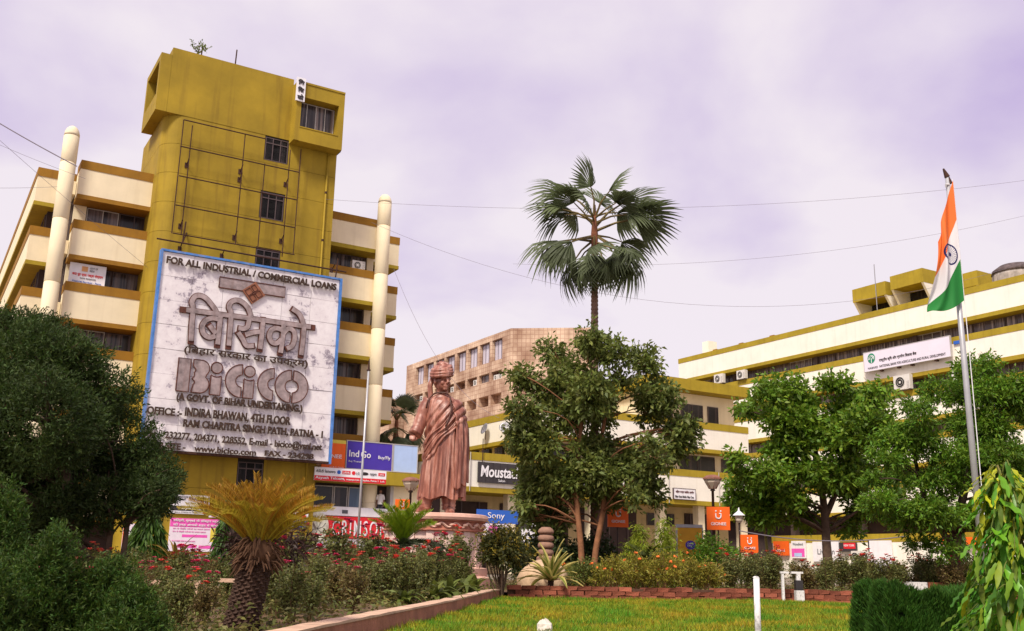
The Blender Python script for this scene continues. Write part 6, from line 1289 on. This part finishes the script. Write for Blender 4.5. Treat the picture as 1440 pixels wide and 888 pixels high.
for z in (5.78, 4.14): m = MB(); m.tube([(0.0, -0.03, z), (-0.05, -0.04, z), (-0.04, -0.02, z-0.04)], 0.012, 5); m.build('toggle', WHITE, FL)

# ------------------------------------------------------------------ lamp posts and hanging square signs
GLB = mat('frosted_lamp_glass', (0.62, 0.52, 0.42), 0.3, 0.1, 4); LTOP = mat('brown_lamp_cap', (0.22, 0.09, 0.06), 0.6, 0.3, 6); DPOST = mat('dark_iron_post', (0.05, 0.03, 0.025), 0.6, 0.3, 6)
def lamp_post(label, loc, h, s=1.0, post=DPOST):
    t = thing('lamp_post', label, 'lamp', loc, 0, 'garden lamp posts')
    MB().lathe([(0.08, 0), (0.08, 0.1), (0.04, 0.16), (0.035, h-0.42*s), (0.07*s, h-0.40*s), (0.05*s, h-0.36*s)], 12).build('post', post, t, True)
    MB().lathe([(0.09*s, h-0.36*s), (0.20*s, h-0.20*s), (0.22*s, h-0.12*s)], 8).build('lamp_glass', GLB, t)
    MB().lathe([(0.25*s, h-0.12*s), (0.24*s, h-0.08*s), (0.15*s, h-0.02*s), (0.05*s, h)], 8).build('lamp_cap', LTOP, t)
    for k in range(8):
        a = k*math.pi/4; m = MB(); m.tube([(0.092*s*math.cos(a), 0.092*s*math.sin(a), h-0.36*s), (0.222*s*math.cos(a), 0.222*s*math.sin(a), h-0.12*s)], 0.010*s, 4); m.build('rib', LTOP, t)
    return t
lamp_post('tall garden lamp post behind the large orange sign', (5.25, 26.0, 0.05), 2.90)
lamp_post('lamp post half hidden behind the statue on its left', (-2.90, 30.0, 0.05), 3.02, 1.1)
t = thing('lamp_post', 'small lamp with white conical shade above the lower orange sign', 'lamp', (6.13, 27.0, 0.05), 0, 'garden lamp posts')
MB().lathe([(0.05, 0), (0.03, 0.1), (0.025, 1.85)], 10).build('post', DPOST, t); MB().lathe([(0.16, 1.93), (0.15, 1.95), (0.03, 2.05), (0.012, 2.14)], 16).build('lamp_shade', WHITE, t); MB().lathe([(0.05, 1.74), (0.09, 1.80), (0.10, 1.93)], 12).build('lamp_glass', GLB, t)
def square_sign(label, x, y, z, w, rz=0.0, grp='orange square signs'):
    t = thing('square_sign', label, 'sign', (x, y, 0.05), rz, grp); MB().box(-w/2, w/2, -0.03, 0.03, z-0.05, z-0.05+w).build('panel', ORANGE, t)
    m = MB(); m.tube([(0, 0.05, 0), (0, 0.05, z+w*0.4)], 0.018, 6); m.build('post', DPOST, t)
    link('lettering', text_mesh('GIONEE', w*0.66, w*0.13, 0.008, 0.01, WHITE), t, (-w*0.33, -0.034, z-0.05+w*0.20)); h = w*0.40; cz = z-0.05+w*0.62
    for e in (-1, 1): MB().extr([(e*h*0.26+h*0.09*math.cos(q), cz+h*0.50+h*0.09*math.sin(q)) for q in [i*0.7854 for i in range(8)]], -0.042, -0.03).build('logo_dot', WHITE, t)
    m = MB(); m.tube([(x_, -0.036, z_) for x_, z_ in [(-h*0.28, cz+h*0.25)]+arc(0, cz-h*0.05, h*0.28, 180, 360, 10)+[(h*0.28, cz+h*0.22), (h*0.08, cz+h*0.22)]], h*0.075, 5); m.build('logo_smile', WHITE, t)
    return t
square_sign('large orange square sign on the lamp post at the right', 5.33, 25.8, 1.55, 0.575, R(-4)); square_sign('smaller orange square sign among the roses below the white lamp', 5.76, 24.4, 0.98, 0.42, R(6)); square_sign('orange square sign half hidden by the twin reddish stems', 2.72, 25.2, 1.55, 0.52, R(10)); square_sign('orange square sign peeping over the pedestal left of the feet', -2.66, 25.5, 1.78, 0.36, R(5))
t = thing('yellow_board', 'yellow ochre board with purple oval logo left of the orange lamp sign', 'sign', (4.62, 26.0, 0.05), R(3))
MB().box(-0.32, 0.32, -0.03, 0.03, 0.5, 1.55).build('panel', mat('ochre_yellow_board', (0.60, 0.30, 0.02), 0.6, 0.15, 3, stain=0.3), t); MB().box(-0.34, 0.34, -0.04, 0.04, 1.55, 1.63).build('top_rail', METAL, t)
for e in (-0.34, 0.32): MB().box(e, e+0.03, -0.04, 0.04, 0, 1.55).build('post', METAL, t)
MB().extr([(0.02+0.13*math.cos(i*0.2618), 1.12+0.11*math.sin(i*0.2618)) for i in range(24)], -0.038, -0.03).build('oval_logo', PURPLE, t); link('lettering', text_mesh('Cadbury\nDairy', 0.17, 0.11, 0.006, 0.01, WHITE), t, (-0.06, -0.044, 1.07))

# ------------------------------------------------------------------ small garden things
t = thing('stone_post', 'ringed stone post standing behind the cream agave', 'stone post', (0.82, 21.9, 0.1)); RS = mat('brown_sandstone', (0.26, 0.145, 0.10), 0.85, 0.25, 5, 0.4, 30)
MB().lathe([(0.20, 0), (0.20, 0.66), (0.15, 0.70)], 18).build('shaft', RS, t)
for k in range(4): MB().lathe([(0.125, 0.70+0.15*k), (0.165, 0.715+0.15*k), (0.175, 0.755+0.15*k), (0.165-0.015*(k == 3), 0.80+0.15*k), (0.12-0.03*(k == 3), 0.845+0.15*k)], 18).build('ring', RS, t, True)
m = MB(); m.ball((0, 0, 0), (0.54, 0.5, 0.52), 20, 12); m.v = [(x*(1+0.05*math.sin(z*9+y*5)), y*(1+0.05*math.sin(x*7)), max(z, -0.05)) for x, y, z in m.v]
o = m.build('mound', mat('dusty_sandstone', (0.52, 0.36, 0.23), 0.9, 0.2, 2.5, 0.5, 20, stain=0.6, stain_col=(0.25, 0.15, 0.09), dscale=(3, 3, 3)), None, True); o.location = (0.74, 20.6, 0.20); tag(o, 'pale rounded sandstone mound behind the cream agave', 'rock')
WPT = mat('chipped_white_paint', (0.70, 0.67, 0.66), 0.7, 0.12, 6, stain=0.9, stain_col=(0.06, 0.05, 0.05), dscale=(14, 14, 10))
t = thing('white_post', 'slim chipped white post standing on the lawn', 'post', (1.69, 7.0, 0)); m = MB(); m.tube([(0, 0, -0.02), (0.002, 0, 0.545)], 0.021, 10); m.build('shaft', WPT, t, True); m = MB(); m.lathe([(0.022, 0.545), (0.018, 0.553), (0.006, 0.556)], 10); m.build('cap', WPT, t)
t = thing('water_tap_stand', 'white painted tap stand with dark box set in the brick kerb', 'tap stand', (5.66, 20.05, 0.02)); t.scale = (0.78, 0.78, 0.78)
MB().box(-0.09, 0.11, -0.10, 0.10, 0, 0.26).build('block', WPT, t); MB().box(-0.085, 0.09, -0.09, 0.09, 0.262, 0.50).build('meter_box', mat('dark_meter_box', (0.035, 0.03, 0.032), 0.4, 0.2, 5), t); MB().box(-0.05, 0.05, -0.05, 0.05, 0.502, 0.66).build('upper_post', WPT, t); MB().box(-0.17, 0.12, -0.045, 0.045, 0.662, 0.71).build('cross_bar', WPT, t); MB().box(-0.42, -0.36, -0.04, 0.04, 0, 0.66).build('side_post', WPT, t); MB().box(-0.44, -0.24, -0.05, 0.05, 0.662, 0.71).build('cross_bar', WPT, t)
for k, (x, y, w, lb) in enumerate(((-2.6, 11.0, 1.2, 'thin pale garden rail among the roses right of the cycad'), (-3.6, 9.6, 1.5, 'thin pale garden rail low at the bottom left roses'), (-1.9, 15.8, 0.8, 'short pale garden rail near the lilies'))):
    t = thing('garden_rail', lb, 'rail', (x, y, 0.1), 0.05); MB().box(-w/2, w/2, -0.015, 0.015, 0.26, 0.30).build('rail', kt, t)
    for e in (-w/2+0.03, w/2-0.03): MB().box(e-0.012, e+0.012, -0.012, 0.012, 0, 0.26).build('stake', kt, t)
t = thing('white_bench', 'small white garden seat behind the roses below the pink poster', 'bench', (-5.2, 18.6, 0.1), 0.1); MB().box(-0.7, 0.7, -0.15, 0.15, 0.42, 0.47).build('seat', WPT, t)
for e in (-0.6, 0.5): MB().box(e, e+0.1, -0.13, 0.13, 0, 0.42).build('leg', WPT, t)
# low white and red planter wall along the right bed
t = thing('planter_wall', 'low white and red edging wall right of the roses behind the hedge', 'wall', (9.0, 21.4, 0.05), R(-12))
for k in range(7): MB().box(-1.5+k*0.62, -0.90+k*0.62, -0.08, 0.08, 0, 0.36).build('block', WPT if k % 2 else BRK, t)
t = thing('leaning_board', 'grey board leaning under the feathery tree', 'board', (9.9, 20.6, 0.1), 0.3); m = MB(); m.box(-0.06, 0.06, -0.02, 0.02, 0, 0.75); o = m.build('plank', METAL, t); o.rotation_euler = (0.1, -0.25, 0)
# thin lightning mast in front of the tower wing
t = thing('thin_mast', 'thin white mast with a small tip standing before the right wing', 'mast', (-4.40, 30.0, 0.05)); m = MB(); m.tube([(0, 0, 0), (0.06, 0, 6.2)], [0.038, 0.030], 10); m.build('shaft', POLE, t, True); m = MB(); m.tube([(0.06, 0, 6.2), (0.062, 0, 6.58)], [0.04, 0.012], 8); m.tube([(0.0, 0, 6.22), (0.12, 0, 6.22)], 0.025, 6); m.build('tip', RUST, t)
# roof water tank and dish antennas
t = gthing('water_tank', 'weathered grey water tank on the bank roof at the right edge', 'water tank', 67.0, 41.0, 20.7); ORG[t.name] = (0, 0, 0); t.scale = (1, 1, 1.2)
MB().lathe([(1.5, 0), (1.62, 0.3), (1.62, 0.75), (1.55, 0.9)], 24).build('shell', mat('stained_concrete', (0.38, 0.33, 0.30), 0.9, 0.4, 2, 0.4, 20, stain=0.8, stain_col=(0.08, 0.06, 0.06)), t); MB().lathe([(1.66, 0.9), (1.6, 1.1), (1.1, 1.4), (0.3, 1.55), (0.05, 1.56)], 24).build('lid', mat('mouldy_lid', (0.10, 0.075, 0.075), 0.95, 0.5, 3, 0.5, 10), t, True)
def dish(label, s, tt, z, az):
    t = thing('satellite_dish', label, 'satellite dish', GU*s+GV*tt+Vector((0, 0, z)), az, 'dish antennas on the gallery'); m = MB(); prof_ = [(0.02, 0.0), (0.18, 0.02), (0.32, 0.07), (0.42, 0.13)]; m.lathe(prof_+[(0.43, 0.14), (0.32, 0.085), (0.02, 0.01)], 20); o = m.build('reflector', METAL, t, True); o.location = (0, 0, 0.75); o.rotation_euler = (R(70), 0, 0)
    m = MB(); m.tube([(0, 0, 0), (0, 0, 0.75)], 0.025, 6); m.tube([(0, 0, 0.5), (0, -0.35, 0.85)], 0.012, 5); m.build('mount', RUST, t); return t
dish('left dish antenna on the gallery block above the dark script sign', 35.75, 63.4, 9.4, GA-1.6); dish('right dish antenna on the gallery block above the dark script sign', 35.75, 60.6, 9.2, GA-0.6)
# sapling rooted in the tower parapet
rg = np.random.default_rng(5); t = gthing('rooftop_sapling', 'small wild sapling growing on the tower parapet', 'plant', 11.1, 54.9, 28.83); m = MB(); m.tube([(11.1, 54.9, 28.83), (11.15, 54.9, 29.5), (11.05, 54.9, 29.9)], [0.03, 0.02, 0.01], 5); m.tube([(11.12, 54.9, 29.1), (10.8, 54.8, 29.5)], 0.012, 5); m.tube([(11.12, 54.9, 29.2), (11.5, 54.9, 29.6)], 0.012, 5); m.build('stem', BARK, t)
cl = [(-0.3, -0.1, 0.65, 0.22), (0.1, 0, 0.95, 0.25), (0.35, 0, 0.8, 0.2), (-0.05, 0, 0.45, 0.2)]; v_, f_ = crown_geo(cl, 130, 0.16, 0.09, rg); link('foliage', npmesh('foliage', v_, f_, LG), t)

# ------------------------------------------------------------------ shopkeeper in the doorway: one continuous body with shirt, trousers and hair
SK = mat('brown_skin', (0.22, 0.10, 0.06), 0.6, 0.1, 5); SHIRT = mat('white_shirt', (0.70, 0.66, 0.64), 0.8, 0.08, 6); TROU = mat('dark_trousers', (0.03, 0.028, 0.035), 0.8, 0.1, 6); HAIR = mat('black_hair', (0.012, 0.010, 0.010), 0.6)
PE = gthing('person', 'person in a white shirt standing at the shop doorway beside the glazed floor', 'person', 24.15, 55.25, 3.05); ORG[PE.name] = (0, 0, 0); PE.rotation_euler = (0, 0, GA-0.5)
c = MB(); c.ball((0, 0, 1.60), (0.075, 0.095, 0.12), 12, 9); c.ball((0, -0.09, 1.58), (0.016, 0.02, 0.022), 6, 4); c.ball((0.076, 0.01, 1.59), (0.012, 0.022, 0.03), 6, 4); c.ball((-0.076, 0.01, 1.59), (0.012, 0.022, 0.03), 6, 4)
c.tube([(0, 0.01, 1.52), (0, 0.015, 1.42)], [0.052, 0.06], 10); c.tube([(0, 0.01, 1.42), (0, 0, 1.30), (0, 0, 1.08), (0, 0, 0.90)], [0.10, 0.155, 0.13, 0.145], 14)
for e in (-1, 1):
    c.tube([(e*0.14, 0, 1.38), (e*0.21, 0.01, 1.12), (e*0.20, -0.08, 0.90), (e*0.19, -0.10, 0.84)], [0.055, 0.042, 0.033, 0.026], 8); c.ball((e*0.19, -0.115, 0.79), (0.024, 0.036, 0.05), 8, 6)
    for q in range(4): c.tube([(e*0.19-0.022+0.015*q, -0.12, 0.76), (e*0.19-0.022+0.015*q, -0.135, 0.70+0.008*abs(q-1))], [0.0095, 0.008], 5)
    c.tube([(e*0.19, -0.14, 0.81), (e*0.17, -0.165, 0.77)], [0.011, 0.009], 5)
    c.tube([(e*0.085, 0, 0.92), (e*0.095, -0.01, 0.50), (e*0.10, 0.01, 0.10)], [0.085, 0.058, 0.042], 10); c.tube([(e*0.10, 0.05, 0.05), (e*0.105, -0.15, 0.028)], [0.045, 0.035], 8)
b = c.build('body', SK, PE, True); md = b.modifiers.new('skin', 'REMESH'); md.mode = 'VOXEL'; md.voxel_size = 0.012; md.use_smooth_shade = True
c = MB(); c.tube([(0, 0.01, 1.44), (0, 0.0, 1.38), (0, 0, 1.25), (0, 0, 1.05), (0, 0, 0.84)], [0.085, 0.15, 0.175, 0.160, 0.17], 16, False)
for e in (-1, 1): c.tube([(e*0.12, 0, 1.39), (e*0.185, 0.005, 1.26), (e*0.212, 0.01, 1.12)], [0.075, 0.068, 0.062], 10, False)
c.build('shirt', SHIRT, PE, True); c = MB()
for e in (-1, 1): c.tube([(e*0.075, 0, 0.90), (e*0.095, -0.01, 0.5), (e*0.10, 0.01, 0.07)], [0.105, 0.078, 0.066], 12)
c.build('trousers', TROU, PE, True); c = MB(); c.ball((0, 0.02, 1.645), (0.083, 0.10, 0.095), 12, 8); c.build('hair', HAIR, PE, True)

# ------------------------------------------------------------------ overhead cables
CAB = mat('grey_cable', (0.20, 0.17, 0.20), 0.7)
def cable(label, a, b, sag, r):
    a = Vector(a); b = Vector(b); c_ = (a+b)/2; m = MB(); m.tube([a.lerp(b, i/40)-Vector((0, 0, sag*4*(i/40)*(1-i/40)))-c_ for i in range(41)], r, 5); o = m.build('overhead_cable', CAB); o.location = c_; tag(o, label, 'cable', 'overhead cables')
def PXY(s, t, z): return GU*s+GV*t+Vector((0, 0, z))
cable('dark cable reaching the left rounded pillar from the upper left', (-29.5, 45, 23.6), (-22.0, 47.0, 19.6), 0.15, 0.028)
cable('thin cable slanting across the left wing to the billboard top', (-24.6, 40, 19.9), (-19.6, 53.0, 15.7), 0.1, 0.008)
cable('thin level cable at the left edge below the slanting ones', (-26.5, 45, 17.6), (-22.6, 46.5, 18.3), 0.05, 0.008)
cable('thin cable meeting the left pillar at the parapet', (-26.5, 45, 20.5), (-21.5, 47, 18.95), 0.08, 0.008)
cable('long level cable crossing the sky behind the palm crown', (-8.0, 40, 15.5), (30.0, 40, 18.5), 1.3, 0.006)
cable('long sagging cable from the right wing crossing behind the lower palm fronds', (-6.0, 40.0, 14.5), (32.0, 40, 18.6), 5.2, 0.006)
cable('middle cable of the three on the right side of the sky', (0.0, 40, 12.8), (34.0, 40, 19.6), 1.9, 0.0055)
cable('slack cable dropping from the right wing past the statue turban', (-7.2, 58.0, 17.8), (-0.6, 56.0, 8.6), 1.6, 0.010)
cable('pale rope strung across the far bed before the bank boards', (5.9, 26.0, 1.55), (10.2, 26.2, 1.50), 0.18, 0.014)
